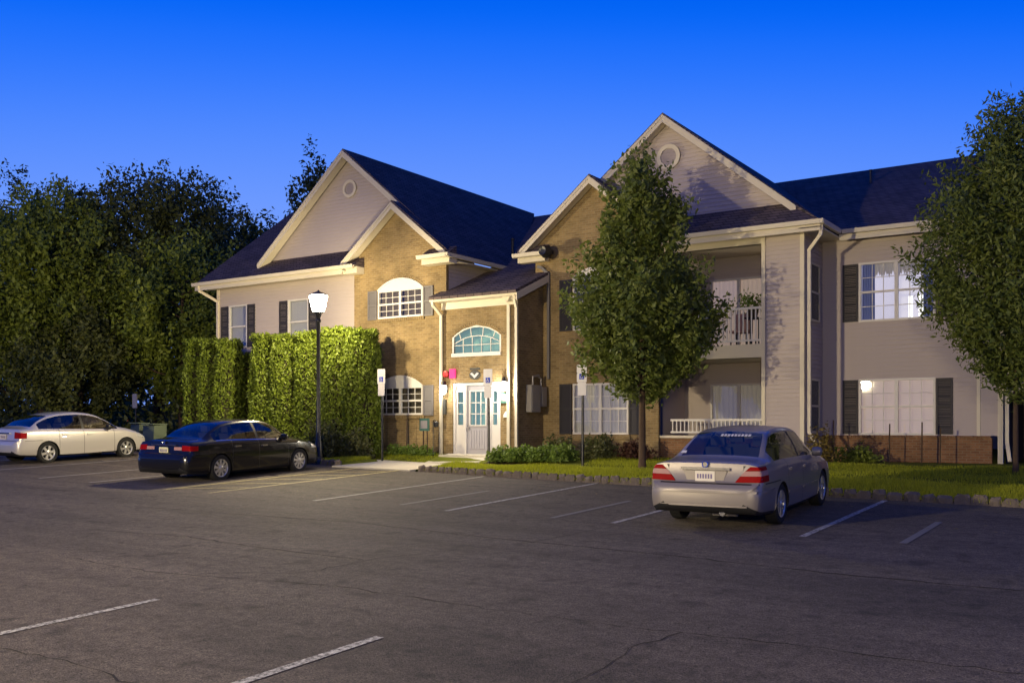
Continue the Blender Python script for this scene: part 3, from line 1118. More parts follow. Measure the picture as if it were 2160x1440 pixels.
# front door with sidelights
def entrance():
    D = VP + .06
    fr = MB()
    u = (-18.02, -17.60, -17.55, -16.72, -16.67, -16.29)
    z0, z1 = 1.30, 3.46
    fr.box(u[0], u[5], D - .05, D + .08, z1 - .07, z1)
    for a, b in ((u[0], u[0] + .06), (u[1], u[2]), (u[3], u[4]), (u[5] - .06, u[5])):
        fr.box(a, b, D - .05, D + .08, z0, z1 - .07)
    frame = fr.build('door_frame', 'white', BLD)
    for a, b in ((u[0] + .06, u[1]), (u[4], u[5] - .06)):
        sl = MB()
        ga, gb, gz0, gz1 = a + .08, b - .08, 2.2, 3.2
        sl.box(a, b, D - .01, D + .05, z0, gz0)
        sl.box(a, b, D - .01, D + .05, gz1, z1 - .07)
        sl.box(a, ga, D - .01, D + .05, gz0, gz1)
        sl.box(gb, b, D - .01, D + .05, gz0, gz1)
        for k in (1, 2):
            z = gz0 + (gz1 - gz0) * k / 3
            sl.box(ga, gb, D, D + .03, z - .014, z + .014)
        s = sl.build('sidelight', 'white', BLD)
        for k in range(3):
            h = (gz1 - gz0) / 3
            pane(gb - ga, h - .03, s, ((ga + gb) / 2, D + .02, gz0 + h * (k + .5)), 'pane_teal')
    dr = MB()
    a, b = u[2] + .005, u[3] - .005
    g = (a + .13, b - .13, 2.2, 3.2)
    dr.use('door_grey')
    dr.box(a, b, D, D + .045, z0 + .01, g[2])
    dr.box(a, b, D, D + .045, g[3], z1 - .075)
    dr.box(a, g[0], D, D + .045, g[2], g[3])
    dr.box(g[1], b, D, D + .045, g[2], g[3])
    for k in range(7):
        q = a + .1 + k * .095
        dr.box(q, q + .075, D - .012, D - .001, z0 + .18, 2.05)
    dr.use('white')
    t = .035
    for r in ((g[0] - t, g[1] + t, g[3], g[3] + t), (g[0] - t, g[1] + t, g[2] - t, g[2]), (g[0] - t, g[0], g[2], g[3]), (g[1], g[1] + t, g[2], g[3])):
        dr.box(r[0], r[1], D - .02, D - .002, r[2], r[3])
    cw, ch = (g[1] - g[0]) / 3, (g[3] - g[2]) / 3
    for k in (1, 2):
        dr.box(g[0] + k * cw - .014, g[0] + k * cw + .014, D + .004, D + .03, g[2], g[3])
        for q in range(3):
            dr.box(g[0] + q * cw + .014, g[0] + (q + 1) * cw - .014, D + .004, D + .03, g[2] + k * ch - .014, g[2] + k * ch + .014)
    door = dr.build('door', None, BLD, 'grey panelled front door with a nine-pane window')
    for i in range(3):
        for j in range(3):
            pane(cw - .03, ch - .03, door, (g[0] + (i + .5) * cw, D + .02, g[2] + (j + .5) * ch), 'pane_teal')
    h = MB()
    h.lathe([(.035, -.05), (.038, -.02), (.015, -.015), (.015, 0)], (a + .07, D, 2.12), 10, axis=1)
    h.box(a + .05, a + .09, D - .01, D - .001, 2.02, 2.24)
    h.build('handle', 'meter_grey', door)
    MB().face([(u[0] - .8, D + .6, z0), (u[5] + .3, D + .6, z0), (u[5] + .3, D + .6, z1 + .3), (u[0] - .8, D + .6, z1 + .3)]).build('lit_hall', 'teal_room', frame)
    MB().box(-18.2, -16.15, VP - .5, VP - .002, 1.2, 1.30).build('door_step', 'concrete', BLD)
entrance()

# entrance frieze, gutter, corner boards
MB().box(-18.44, -15.66, VP - .04, VP - .003, 5.72, 5.93).build('frieze_board', 'trim', BLD)
MB().box(-18.5, -15.5, VP - .36, VP - .003, 5.932, 5.955).build('soffit', 'trim', BLD)
gutter([(-18.62, 23.55, 6.06), (-15.46, 23.55, 6.06)])
MB().box(-16.0, -15.9, VP - .09, VP - .045, 1.3, 5.72).build('corner_trim', 'trim', BLD)
MB().prism([(-16.12, 5.96), (-15.8, 5.96), (-15.9, 5.80), (-16.0, 5.80)], 1, VP - .2, VP - .045).build('leader_head', 'trim', BLD)
downspout([(-15.58, 23.62, 5.98), (-15.58, 23.66, 5.86), (-15.68, VP - .06, 5.62), (-15.68, VP - .06, 1.3)])
downspout([(-18.55, 23.62, 5.98), (-18.55, 23.65, 5.85), (-18.42, VP - .09, 5.55), (-18.42, VP - .09, 1.3)])
roof_plane([[(-18.62, 23.52, 6.08), (-15.44, 23.52, 6.08), (-15.44, 26.9, 7.45), (-18.62, 26.9, 7.45)]], 'entrance_roof')
# sloping barge along the entrance roof's right edge
mb = MB()
for (dz, w) in ((0, .03), (-.0, .0)):
    pass
mb.mesh([(x, y, z) for x in (-15.46, -15.42) for (y, z) in ((23.55, 6.0), (25.38, 6.745), (25.38, 6.53), (23.55, 5.79))],
        [(0, 1, 2, 3), (7, 6, 5, 4), (0, 4, 5, 1), (1, 5, 6, 2), (2, 6, 7, 3), (3, 7, 4, 0)])
mb.mesh([(x, y, z) for x in (-15.66, -15.46) for (y, z) in ((23.6, 5.85), (25.38, 6.57), (25.38, 6.55), (23.6, 5.83))],
        [(0, 1, 2, 3), (7, 6, 5, 4), (0, 4, 5, 1), (1, 5, 6, 2), (2, 6, 7, 3), (3, 7, 4, 0)])
mb.build('rake_board', 'trim', BLD)

# right brick bay
b2l, b2u = (-14.63, -12.79, 1.92, 3.42), (-14.63, -12.79, 5.0, 6.53)
mb = MB()
flat_wall(mb, lambda z: (-15.95, -11.85) if z < 7.62 else gable(-13.9, 2.45, 7.4, 9.36)(z), GZ, 9.3, V2, [b2l, b2u])
mb.face([(-11.85, V2, GZ), (-11.85, V2 + .12, GZ), (-11.85, V2 + .12, 7.4), (-11.85, V2, 7.4)])
mb.build('brick_wall', 'brick', BLD, 'tan brick bay right of the entrance behind the tree')
MB().face([(-15.95, V2, 6.4), (-15.95, 27.2, 6.4), (-15.95, 27.2, 7.4), (-15.95, V2, 7.4)]).build('brick_wall', 'brick', BLD)
sash_window(*b2l, V2, doubles=2, cols=3, rows=2, backing='curtain_faint_glow', proud=.02)
sash_window(*b2u, V2, doubles=2, cols=3, rows=2, backing='blind_dark', proud=.02)
arch_panel(b2u[0] - .02, b2u[1] + .02, b2u[3] + .001, .34, V2)
for w in (b2l, b2u):
    shutter(w[0] - .45, w[0] - .03, w[2], w[3], V2)
    shutter(w[1] + .03, w[1] + .42, w[2], w[3], V2, 'shutter')
MB().box(b2l[0] - .06, b2l[1] + .06, V2 - .05, V2 - .002, 1.79, 1.91).build('brick_sill', 'brick', BLD)

# balconies: opening between brick bay and pier, floor slab, recessed sliding doors
OL, OR, PR = -11.85, -8.80, -7.78
siding(rect(OR, PR), GZ, 7.3, VM, each=True, label='pale clapboard pier beside the balconies')
MB().box(OR - .1, OR - .001, VM - .035, VM + .12, GZ, 7.2).build('corner_trim', 'trim', BLD)
MB().box(PR - .09, PR + .02, VM - .03, VM + .08, GZ, 7.3).build('corner_trim', 'trim', BLD)
siding(rect(VM + .08, VR), GZ, 7.3, PR, axis=0, each=True, label='pale clapboard return wall beside the right wing')
MB().box(OL + .002, OR - .101, VM - .03, VM + .15, 7.02, 7.33).build('balcony_header', 'trim', BLD)
MB().box(OL + .002, OR - .101, VM - .02, VM + .12, 4.0, 4.36).build('balcony_edge', 'trim', BLD)
MB().box(OL + .002, OR - .101, VM + .121, VR - .01, 4.1, 4.34).build('balcony_floor', 'concrete', BLD)
MB().box(OL + .002, OR - .101, VM - .0, VM + .12, GZ, 1.83).build('brick_parapet', 'foundation_brick', BLD)
MB().box(OL + .002, OR - .101, VM - .05, VM + .16, 1.831, 1.90).build('parapet_cap', 'trim', BLD)
slide = {}
for zf, room, lit in ((1.3, 'curtain_faint_glow', 0), (4.34, 'curtain_glow', 1)):
    s = (-11.0, -9.3, zf, zf + 2.08)
    siding(rect(OL + .002, OR - .101), zf, zf + 2.9, VR - .05, [s])
    siding(rect(VM + .13, VR - .06), zf, zf + 2.9, OL + .02, axis=0)
    MB().box(OR - .11, OR - .102, VM + .13, VR - .06, zf, zf + 2.9).build('siding_wall', 'siding', BLD)
    MB().face([(OL, VM, zf + 2.68), (OR - .1, VM, zf + 2.68), (OR - .1, VR, zf + 2.68), (OL, VR, zf + 2.68)]).build('balcony_ceiling', 'trim', BLD)
    w = sash_window(s[0], s[1], s[2], s[3], VR - .05, doubles=2, cols=1, rows=1, backing=room, split=False, proud=.03, label='sliding balcony door')
# railings, every baluster on its own
def railing(z0, z1, u0, u1, V, n):
    r = MB()
    r.box(u0, u1, V - .035, V + .035, z1 - .06, z1)
    r.box(u0, u1, V - .025, V + .025, z0, z0 + .05)
    ro = r.build('railing', 'white', BLD)
    me = None
    for k in range(n):
        u = u0 + (u1 - u0) * (k + .5) / n
        if me is None:
            o = MB().box(u - .016, u + .016, V - .016, V + .016, z0 + .05, z1 - .06).build('baluster', 'white', ro)
            me = o.data
        else:
            inst('baluster', me, (u, V, z0 + .05), ro)
railing(4.44, 5.36, OL + .05, OR - .11, VM + .05, 25)
railing(1.97, 2.36, OL + .3, OR - .11, VM + .05, 22)

# narrow windows in the return wall, seen almost edge-on
for za, zb_ in ((4.95, 6.5), (1.98, 3.42)):
    v0, v1, X = 25.98, 26.78, PR + .03
    fr = MB()
    fr.box(X, X + .03, v0, v0 + .05, za, zb_)
    fr.box(X, X + .03, v1 - .05, v1, za, zb_)
    for q in (za, (za + zb_) / 2 - .025, zb_ - .05):
        fr.box(X, X + .03, v0 + .05, v1 - .05, q, q + .05)
    w = fr.build('window', 'trim', BLD)
    for k in (0, 1):
        a = za + .05 + k * ((zb_ - za) / 2 - .025)
        MB().box(X + .008, X + .013, v0 + .05, v1 - .05, a, a + (zb_ - za) / 2 - .075).build('pane', 'pane_glass', w)
    MB().box(X - .004, X + .002, v0 + .05, v1 - .05, za + .05, zb_ - .05).build('blind', 'dark_room', w)  # dark panel over the boards, coloured to pass for an unlit room

# right wing: boards, brick foundation, two wide windows
ru, rl = (-6.80, -4.88, 4.95, 6.54), (-6.80, -4.88, 1.93, 3.42)
siding(rect(PR, -3.42), 1.915, 7.3, VR, [ru, rl], each=True, label='pale clapboard wall of the right wing')
MB().box(PR, -3.55, VR - .07, VR + .1, .9, 1.86).build('brick_foundation', 'foundation_brick', BLD)
mb = MB()
k = PR + .01
while k < -3.6:
    mb.box(k, k + .092, VR - .1, VR + .02, 1.862, 1.912)
    k += .1
mb.build('brick_ledge', 'foundation_brick', BLD)
MB().box(-3.9, -3.82, VR - .035, VR - .0005, 1.914, 7.2).build('corner_trim', 'trim', BLD)
MB().box(-3.42, -3.3, VR - .035, VR + .1, .9, 7.3).build('corner_trim', 'trim', BLD)
wl_ = sash_window(*rl, VR, doubles=2, cols=3, rows=2, backing='blind_white', proud=.025, muntin=.018, depth=.14)
wu_ = sash_window(*ru, VR, doubles=2, cols=3, rows=2, backing=None, proud=.025, muntin=.018)
for w in (ru, rl):
    shutter(w[0] - .42, w[0] - .02, w[2] + .02, w[3] - .02, VR)
    shutter(w[1] + .02, w[1] + .42, w[2] + .02, w[3] - .02, VR)
# lower window: drawn blinds that glow themselves in place of a lit room
for o in list(wl_.children):
    if o.name.startswith('blind'):
        o.data.materials[0] = MATS['curtain_glow']
# upper window: lit kitchen with a lace valance, side drapes and plain panels glowing as the bright patch inside
mb = MB()
mb.face([(-7.4, VR + 1.6, 4.4), (-4.2, VR + 1.6, 4.4), (-4.2, VR + 1.6, 7.0), (-7.4, VR + 1.6, 7.0)])
mb.face([(-7.4, VR + .1, 6.9), (-4.2, VR + .1, 6.9), (-4.2, VR + 1.6, 6.9), (-7.4, VR + 1.6, 6.9)])
mb.face([(-7.4, VR + .1, 4.5), (-7.4, VR + 1.6, 4.5), (-7.4, VR + 1.6, 6.9), (-7.4, VR + .1, 6.9)])
mb.build('lit_room', 'room_lit', wu_)
mb = MB()
for a, b, z0_, z1_ in ((-6.75, -6.42, 5.0, 6.5), (-5.2, -4.9, 5.0, 6.5)):
    n = 16
    vs = []
    for i in range(n + 1):
        vs += [(a + (b - a) * i / n, VR + .13 + .02 * math.sin(i * 2.1), z0_), (a + (b - a) * i / n, VR + .13 + .02 * math.sin(i * 2.1 + .4), z1_)]
    mb.mesh(vs, [(2 * i, 2 * i + 2, 2 * i + 3, 2 * i + 1) for i in range(n)])
mb.build('drape', 'fabric_blue', wu_)
mb = MB()
for a, b in ((-6.42, -5.86), (-5.8, -5.2)):
    n = 18
    vs = []
    for i in range(n + 1):
        t = i / n
        zb = 6.10 + .10 * math.sin(t * math.pi * 3) ** 2 + (.1 if i % 2 else 0)
        y = VR + .12 + .025 * math.sin(i * 1.7)
        vs += [(a + (b - a) * t, y, zb), (a + (b - a) * t, y, 6.5)]
    mb.mesh(vs, [(2 * i, 2 * i + 2, 2 * i + 3, 2 * i + 1) for i in range(n)])
mb.build('valance', 'curtain_faint_glow', wu_)
mb = MB()
mb.box(-5.46, -5.16, VR + .9, VR + .95, 4.9, 5.72)
mb.box(-5.72, -5.62, VR + .9, VR + .95, 4.9, 5.68)
mb.build('glow_panel', 'bright_panel', wu_)  # panels added to glow as a bright patch

# breezeway to the right of the wing
siding(rect(-3.3, 6), 3.2, 7.3, VR, [])
MB().box(-3.3, 6, VR - .04, VR - .001, 2.98, 3.198).build('breezeway_beam', 'trim', BLD)
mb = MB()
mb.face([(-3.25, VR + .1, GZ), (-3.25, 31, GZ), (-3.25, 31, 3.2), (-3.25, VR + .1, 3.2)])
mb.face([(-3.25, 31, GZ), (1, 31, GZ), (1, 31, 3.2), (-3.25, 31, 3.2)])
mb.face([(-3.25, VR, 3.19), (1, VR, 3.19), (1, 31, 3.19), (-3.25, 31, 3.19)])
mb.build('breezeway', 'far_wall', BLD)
MB().box(-.4, 6, VR, VR + .2, GZ, 2.98).build('brick_wall', 'brick', BLD)
downspout([(-3.2, VR - .12, 7.0), (-3.2, VR - .1, 1.75), (-3.12, VR - .28, 1.3)])
for u0, u1 in ((-29.0, -16), (-16, 6)):
    MB().box(u0, u1, 45.5, 45.7, GZ, 7.3).build('rear_wall', 'siding', BLD)
MB().box(-18.4, -15.9, 27.2, 27.3, GZ, 7.4).build('rear_wall', 'siding', BLD)

# --- roofs
s = .8
# main ridge roof
RZ = 11.29
ms = (RZ - EAVE) / (36.2 - 26.72)
roof_plane([[(-16.5, 26.72, EAVE), (8, 26.72, EAVE), (8, 36.2, RZ), (-24, 36.2, RZ), (-18.2, 26.72, EAVE)],
            [(-24, 36.2, RZ), (8, 36.2, RZ), (8, 45.9, EAVE), (-24, 45.9, EAVE)]], 'main_roof')
# right gable: ridge towards the back, both slopes, skirt and hip in front
mp = (-11.85, 25.66, 11.08)
vb = 26.72 + (11.08 - EAVE) / ms
roof_plane([[mp, (-8.0, 25.66, 7.96), (-7.2, 25.0, EAVE), (-7.2, 26.72, EAVE), (-11.85, vb, 11.08)],
            [mp, (-11.85, vb, 11.08), (-16.45, 26.72, EAVE), (-16.45, 25.3, EAVE), (-15.75, 25.66, 7.96)]], 'gable_roof')
roof_plane([[(-12.4, 25.0, EAVE), (-7.2, 25.0, EAVE), (-8.25, 26.15, EAVE + .86), (-12.4, 26.15, EAVE + .86)]], 'skirt_roof')
siding(gable(-11.85, 3.85, 7.9, 10.93), 7.95, 10.85, 26.02, label='pale clapboard wall of the tall right gable')
rake((-11.85, 25.64, 11.02), (-8.02, 25.64, 7.95))
rake((-11.85, 25.64, 11.02), (-15.6, 25.64, 8.02))
# right bay roof
bp = (-13.9, 25.05, 9.50)
roof_plane([[bp, (-11.45, 25.05, 7.5), (-11.45, 27, 7.5), (-13.9, 27, 9.5)], [bp, (-13.9, 27, 9.5), (-16.38, 27, 7.48), (-16.38, 25.05, 7.48)]], 'bay_roof')
rake((-13.9, 25.03, 9.44), (-16.3, 25.03, 7.5))
rake((-13.9, 25.03, 9.44), (-11.5, 25.03, 7.5))
# left gable
lp = (-22.8, 24.2, 11.42)
ls = .835
roof_plane([[lp, (-22.8, 36.2, 11.42), (-18.0, 27.6, 7.42), (-18.0, 23.6, 7.42), (-18.55, 24.2, 7.87)],
            [lp, (-26.95, 24.2, 7.95), (-26.95, 33, 7.95), (-22.8, 36.2, 11.42)]], 'gable_roof')
rake((-22.8, 24.18, 11.36), (-26.9, 24.18, 7.93))
rake((-22.8, 24.18, 11.36), (-18.6, 24.18, 7.87))
roof_plane([[(-29.6, 23.62, EAVE), (-22.0, 23.62, EAVE), (-22.0, 24.7, EAVE + .78), (-25.5, 28.4, 10.85), (-29.6, 28.4, 10.85)],
            [(-29.6, 28.4, 10.85), (-22.9, 28.4, 10.85), (-22.9, 34, 7.3), (-29.6, 34, 7.3)]], 'skirt_roof')
# left bay roof
lb = (-20.3, 23.75, 9.30)
roof_plane([[lb, (-17.98, 23.75, 7.44), (-17.98, 25.6, 7.44), (-20.3, 25.6, 9.3)], [lb, (-20.3, 25.6, 9.3), (-22.5, 25.6, 7.5), (-22.5, 23.75, 7.5)]], 'bay_roof')
rake((-20.3, 23.73, 9.24), (-22.45, 23.73, 7.5))
rake((-20.3, 23.73, 9.24), (-18.15, 23.73, 7.5))
# eave returns of the bays: little hipped roof on a boxed soffit
def eave_return(u0, u1, v0, v1, z):
    MB().box(u0, u1, v0 + .12, v1, z - .24, z - .02).build('eave_return', 'trim', BLD)
    MB().mesh([(u0, v0, z), (u1, v0, z), (u1, v1, z + .30), (u0, v1, z + .30)] + [(u0, v0, z - .03), (u1, v0, z - .03), (u1, v1, z - .03), (u0, v1, z - .03)],
              [(0, 1, 2, 3), (4, 7, 6, 5), (0, 4, 5, 1), (1, 5, 6, 2), (2, 6, 7, 3), (3, 7, 4, 0)]).build('return_roof', 'shingle', BLD)
eave_return(-19.05, -17.98, 23.6, 24.1, EAVE)
eave_return(-16.42, -15.45, 25.0, 25.38, EAVE)
eave_return(-22.35, -21.75, 23.62, 24.1, EAVE)
gutter([(-29.68, 23.52, EAVE + .02), (-21.75, 23.52, EAVE + .02)])
gutter([(-19.1, 23.5, EAVE + .02), (-17.88, 23.5, EAVE + .02), (-17.88, 27.2, EAVE + .02)])
gutter([(-16.5, 24.9, EAVE + .02), (-15.4, 24.9, EAVE + .02)])
gutter([(-12.4, 24.9, EAVE + .02), (-7.1, 24.9, EAVE + .02), (-7.1, 26.62, EAVE + .02), (6, 26.62, EAVE + .02)])
for b in ((-29.55, -22.21, 23.62, VW - .002), (-11.84, -7.2, 25.0, VM - .002), (-7.76, 6, 26.72, VR - .002)):
    MB().box(b[0], b[1], b[2], b[3], 7.20, 7.235).build('soffit', 'trim', BLD)
MB().box(-18.39, -17.98, 24.1, 27.1, 7.2, 7.235).build('soffit', 'trim', BLD)
MB().box(-7.76, -7.2, 25.0, 26.71, 7.19, 7.225).build('soffit', 'trim', BLD)
# fascia under the gutters
for b in ((-29.6, -22.3, 23.63, 23.66), (-11.5, -7.2, 25.01, 25.04), (-7.2, 6, 26.73, 26.76)):
    MB().box(b[0], b[1], b[2], b[3], 7.12, 7.33).build('fascia_board', 'trim', BLD)
downspout([(-29.4, 23.6, 7.26), (-29.4, 23.66, 7.12), (-29.02, VW - .08, 6.75), (-29.02, VW - .08, 1.3)])
downspout([(-7.2, 25.1, 7.25), (-7.22, 25.1, 7.02), (-7.62, VM - .05, 6.72), (-7.62, VM - .05, 2.0), (-7.45, VM - .12, 1.75), (-7.4, VM - .16, 1.35)])
# octagonal gable vents
for (u, v, z, r) in ((-22.8, 24.58, 10.15, .30), (-11.8, 26.0, 9.88, .36)):
    mb = MB()
    n = 24
    for k in range(n):
        a0, a1 = 2 * math.pi * k / n, 2 * math.pi * (k + 1) / n
        q = lambda rr, a: (u + rr * math.cos(a), z + rr * math.sin(a))
        mb.prism([q(r, a0), q(r, a1), q(r * .68, a1), q(r * .68, a0)], 1, v - .06, v - .015)
    g = mb.build('gable_vent', 'trim', BLD)
    for k in range(7):
        a = -.6 + .2 * k
        hw = r * math.sqrt(max(.66 ** 2 - (a * .95) ** 2, .01))
        MB().mesh([(u - hw, v - .045, z + a * r - .06 * r), (u + hw, v - .045, z + a * r - .06 * r), (u + hw, v - .02, z + a * r + .12 * r), (u - hw, v - .02, z + a * r + .12 * r)], [(0, 1, 2, 3)]).build('louvre', 'siding', g)
for (u, v, z) in ((-18.9, 28.6, 8.2), (-8.0, 33.5, 10.1)):
    MB().lathe([(.05, 0), (.05, .45), (.07, .46), (.07, .5)], (u, v, z), 10).build('vent_pipe', 'black_metal', BLD)

# ------------------------------------------------------------------ street lamps
def street_lamp(u, v, z, watts, label, group='black lantern street lamps around the lot'):
    t = empty('street_lamp', (u, v, z), label, 'street lamp', group)
    p = MB()
    p.lathe([(.16, 0), (.16, .10), (.12, .14), (.10, .55), (.075, .62), (.062, 1.2), (.052, 4.05), (.075, 4.08), (.075, 4.14), (.05, 4.18), (.11, 4.36)], (u, v, z), 14)
    p.build('pole', 'black_metal', t, smooth=40)
    n = 6
    zb, zt, rb, rt = z + 4.38, z + 4.84, .175, .285
    ring = lambda r, zz: [(u + r * math.cos(math.pi / n + 2 * math.pi * k / n), v + r * math.sin(math.pi / n + 2 * math.pi * k / n), zz) for k in range(n)]
    lo, hi = ring(rb, zb), ring(rt, zt)
    fr = MB()
    for k in range(n):
        fr.beam(lo[k], hi[k], .014, .014, (0, 1, .1))
        fr.beam(lo[k], lo[(k + 1) % n], .02, .02)
        fr.beam(hi[k], hi[(k + 1) % n], .02, .02)
    fr.lathe([(.10, 4.34), (.17, 4.36)], (u, v, z), 12)
    cage = fr.build('lantern_frame', 'black_metal', t)
    for k in range(n):
        a, b, c, d = lo[k], lo[(k + 1) % n], hi[(k + 1) % n], hi[k]
        MB().face([a, b, c, d]).build('pane', 'lantern_dimmed' if watts < 5000 and (a[1] + b[1]) / 2 > v + .02 else 'lantern_glass', cage)
    cp = MB()
    cp.lathe([(.30, 4.86), (.30, 4.875), (.16, 4.93), (.05, 4.97), (.02, 5.0), (.0, 5.03)], (u, v, z), 12)
    cp.build('lantern_cap', 'black_metal', t, smooth=40)
    L = bpy.data.lights.new('lantern_bulb', 'POINT')
    L.energy = watts
    L.color = LAMP_RGB
    L.shadow_soft_size = .09 if watts < 5000 else .28
    lo_ = bpy.data.objects.new('lantern_bulb', L)
    COL.objects.link(lo_)
    attach(lo_, (u, v, z + 4.62), t)
    return t
street_lamp(-20.6, 20.85, lawn_z(-20.6, 20.85) - .01, LAMP_W, 'glowing lantern on a black pole in front of the tall hedge')
street_lamp(3.5, -8.0, lot_z(3.5, -8), LAMP_FAR_W * .65, 'black lantern pole on the near side of the lot, towards the right wing')
street_lamp(-14.3, -4.0, lot_z(-14.3, -4), LAMP_FAR_W * 1.6, 'black lantern pole on the near side of the lot, towards the parked cars')

# ------------------------------------------------------------------ parking signs
def chair_symbol(mb, cx, V, cz, s):
    """wheelchair pictogram facing the lot, s = half size"""
    y0, y1 = V - .004, V - .001
    def stroke(pts, w=.2):
        for a, b in zip(pts[:-1], pts[1:]):
            mb.beam((cx + a[0] * s, (y0 + y1) / 2, cz + a[1] * s), (cx + b[0] * s, (y0 + y1) / 2, cz + b[1] * s), .003, w * s, (0, 0, 1) if abs(a[0] - b[0]) > 1e-3 else (1, 0, 0))
    mb.prism([(cx + s * (-.15 + .15 * math.cos(k * math.pi / 5)), cz + s * (.72 + .15 * math.sin(k * math.pi / 5))) for k in range(10)], 1, y0, y1)
    stroke([(-.15, .5), (-.08, -.02)])
    stroke([(-.12, .22), (.32, .22)], .14)
    stroke([(-.08, -.05), (.32, -.05), (.5, -.58), (.7, -.5)], .18)
    w = [(-.12 + .48 * math.cos(a), -.3 + .48 * math.sin(a)) for a in np.linspace(math.radians(118), math.radians(345), 12)]
    stroke(w, .15)
def parking_sign(u, top, label):
    v = 22.5
    z = lawn_z(u, v) - .02
    t = empty('parking_sign', (u, v, z), label, 'parking sign', 'accessible parking signs along the walk')
    MB().tube([(u, v, z - .1), (u, v, top - .02)], .034, 10).build('post', 'black_metal', t)
    V = v - .045
    def plate(w, h, zt):
        r = .025
        pts = []
        for cx, cz, a0 in ((w / 2 - r, zt - r, 0), (-w / 2 + r, zt - r, 90), (-w / 2 + r, zt - h + r, 180), (w / 2 - r, zt - h + r, 270)):
            pts += [(u + cx + r * math.cos(math.radians(a0 + 30 * k)), cz + r * math.sin(math.radians(a0 + 30 * k))) for k in range(4)]
        return MB().prism(pts, 1, V, V + .006)
    a = plate(.30, .46, top).build('sign_plate', 'sign_white', t)
    m = MB()
    m.box(u - .075, u + .075, V - .003, V - .0006, top - .385, top - .235)
    m.build('symbol_field', 'sign_blue', a)
    m = MB()
    chair_symbol(m, u, V - .003, top - .31, .068)
    m.build('wheelchair_symbol', 'sign_white', a)
    b = plate(.25, .34, top - .465).build('sign_plate', 'sign_white', t)
    return t
parking_sign(-19.58, 3.88, 'accessible parking sign on a black post in front of the left brick bay')
parking_sign(-15.67, 3.75, 'accessible parking sign on a black post rising from the green bed before the front door')
parking_sign(-12.67, 3.77, 'accessible parking sign on a black post just left of the young street tree')

# ------------------------------------------------------------------ things on and near the walls
def sconce(u, z, label, watts):
    V = VP
    t = empty('wall_sconce', (u, V, z), label, 'wall lamp', 'wall lamps flanking the front door')
    MB().box(u - .05, u + .05, V - .03, V - .002, z - .1, z + .12).beam((u, V - .03, z + .12), (u, V - .13, z + .2), .02, .02).build('bracket', 'black_metal', t)
    MB().lathe([(.04, .26), (.095, .14), (.1, .12), (.02, .12)], (u, V - .14, z), 10).build('cap', 'black_metal', t)
    MB().lathe([(.085, .12), (.095, .02), (.06, -.13), (.03, -.15)], (u, V - .14, z), 10).build('lamp_shade', 'sconce_lit', t)
    L = bpy.data.lights.new('sconce_bulb', 'POINT')
    L.energy = watts
    L.color = (1, .93, .8)
    L.shadow_soft_size = .08
    o = bpy.data.objects.new('sconce_bulb', L)
    COL.objects.link(o)
    attach(o, (u, V - .28, z - .02), t)
sconce(-18.28, 3.28, 'small lit wall lamp on the left of the front door', 60)
sconce(-16.06, 3.34, 'bright lit wall lamp on the right of the front door', 130)

t = empty('alarm_strobe', (-18.06, VP, 3.65), 'glowing pink alarm strobe with a red bell above the door, left side', 'alarm')
MB().box(-18.12, -17.92, VP - .07, VP - .002, 3.62, 3.90).build('strobe', 'red_strobe', t)
MB().lathe([(.11, -.05), (.10, -.08), (.04, -.1)], (-18.27, VP + .0, 3.76), 16, axis=1).build('bell', 'red_bell', t)
t = empty('door_plaque', (-17.2, VP, 3.6), 'dark rounded number plaque centred over the front door', 'plaque')
pl = MB().prism([(-17.2 + .2 * math.cos(a), 3.70 + .14 * math.sin(a)) for a in np.linspace(0, 2 * math.pi, 21)[:-1]], 1, VP - .03, VP - .002).build('plate', 'plaque', t)
MB().prism([(-17.36, 3.74), (-17.2, 3.60), (-17.04, 3.74), (-17.11, 3.77), (-17.2, 3.69), (-17.29, 3.77)], 1, VP - .038, VP - .031).build('pale_chevron', 'sign_white', t)
MB().box(-17.38, -17.02, VP - .03, VP - .002, 3.85, 3.91).build('top_bar', 'plaque', t)
o = MB().box(-18.37, -18.27, VP - .07, VP - .002, 2.52, 2.98).build('door_intercom', 'plaque')
prop(o, 'narrow dark intercom box left of the front door', 'intercom')
t = empty('green_notice', (-16.1, VP, 2.82), 'small green framed notice right of the front door', 'notice')
MB().box(-16.25, -15.95, VP - .04, VP - .002, 2.84, 3.16).build('frame', 'sign_green', t)
MB().box(-16.21, -15.99, VP - .048, VP - .041, 2.90, 3.10).build('sheet', 'meter_grey', t)
o = MB().prism([(-16.16, 2.42), (-15.98, 2.42), (-15.98, 2.5), (-16.07, 2.6), (-16.16, 2.5)], 1, VP - .03, VP - .002).build('house_plaque', 'sign_white')
prop(o, 'tiny white house-shaped plaque low on the brick by the door', 'plaque')

def meter(v0, v1, z0, z1, label, pipe):
    X = -15.67
    t = empty('electric_meter', (X, (v0 + v1) / 2, z0), label, 'electric meter')
    MB().box(X + .003, X + .2, v0, v1, z0, z1).build('cabinet', 'meter_grey', t)
    MB().box(X + .201, X + .212, v0 + .04, v1 - .04, z0 + .05, z1 - .06).build('lid', 'meter_grey', t)
    MB().tube([(X + .08, (v0 + v1) / 2, z1), (X + .08, (v0 + v1) / 2, z1 + .25), (X + .08, v1 + .1 if pipe else v0, z1 + .3)], .03, 8).build('conduit', 'meter_grey', t)
meter(24.42, 24.92, 2.58, 3.38, 'larger grey meter cabinet on the dark side wall of the entrance', True)
meter(24.98, 25.28, 2.75, 3.34, 'smaller grey meter cabinet nearest the inner corner of the entrance', False)
downspout([(-15.8, 25.32, 7.0), (-15.66, 25.3, 6.95), (-15.45, V2 - .06, 6.75), (-15.45, V2 - .06, 3.6)], 'shutter_light')
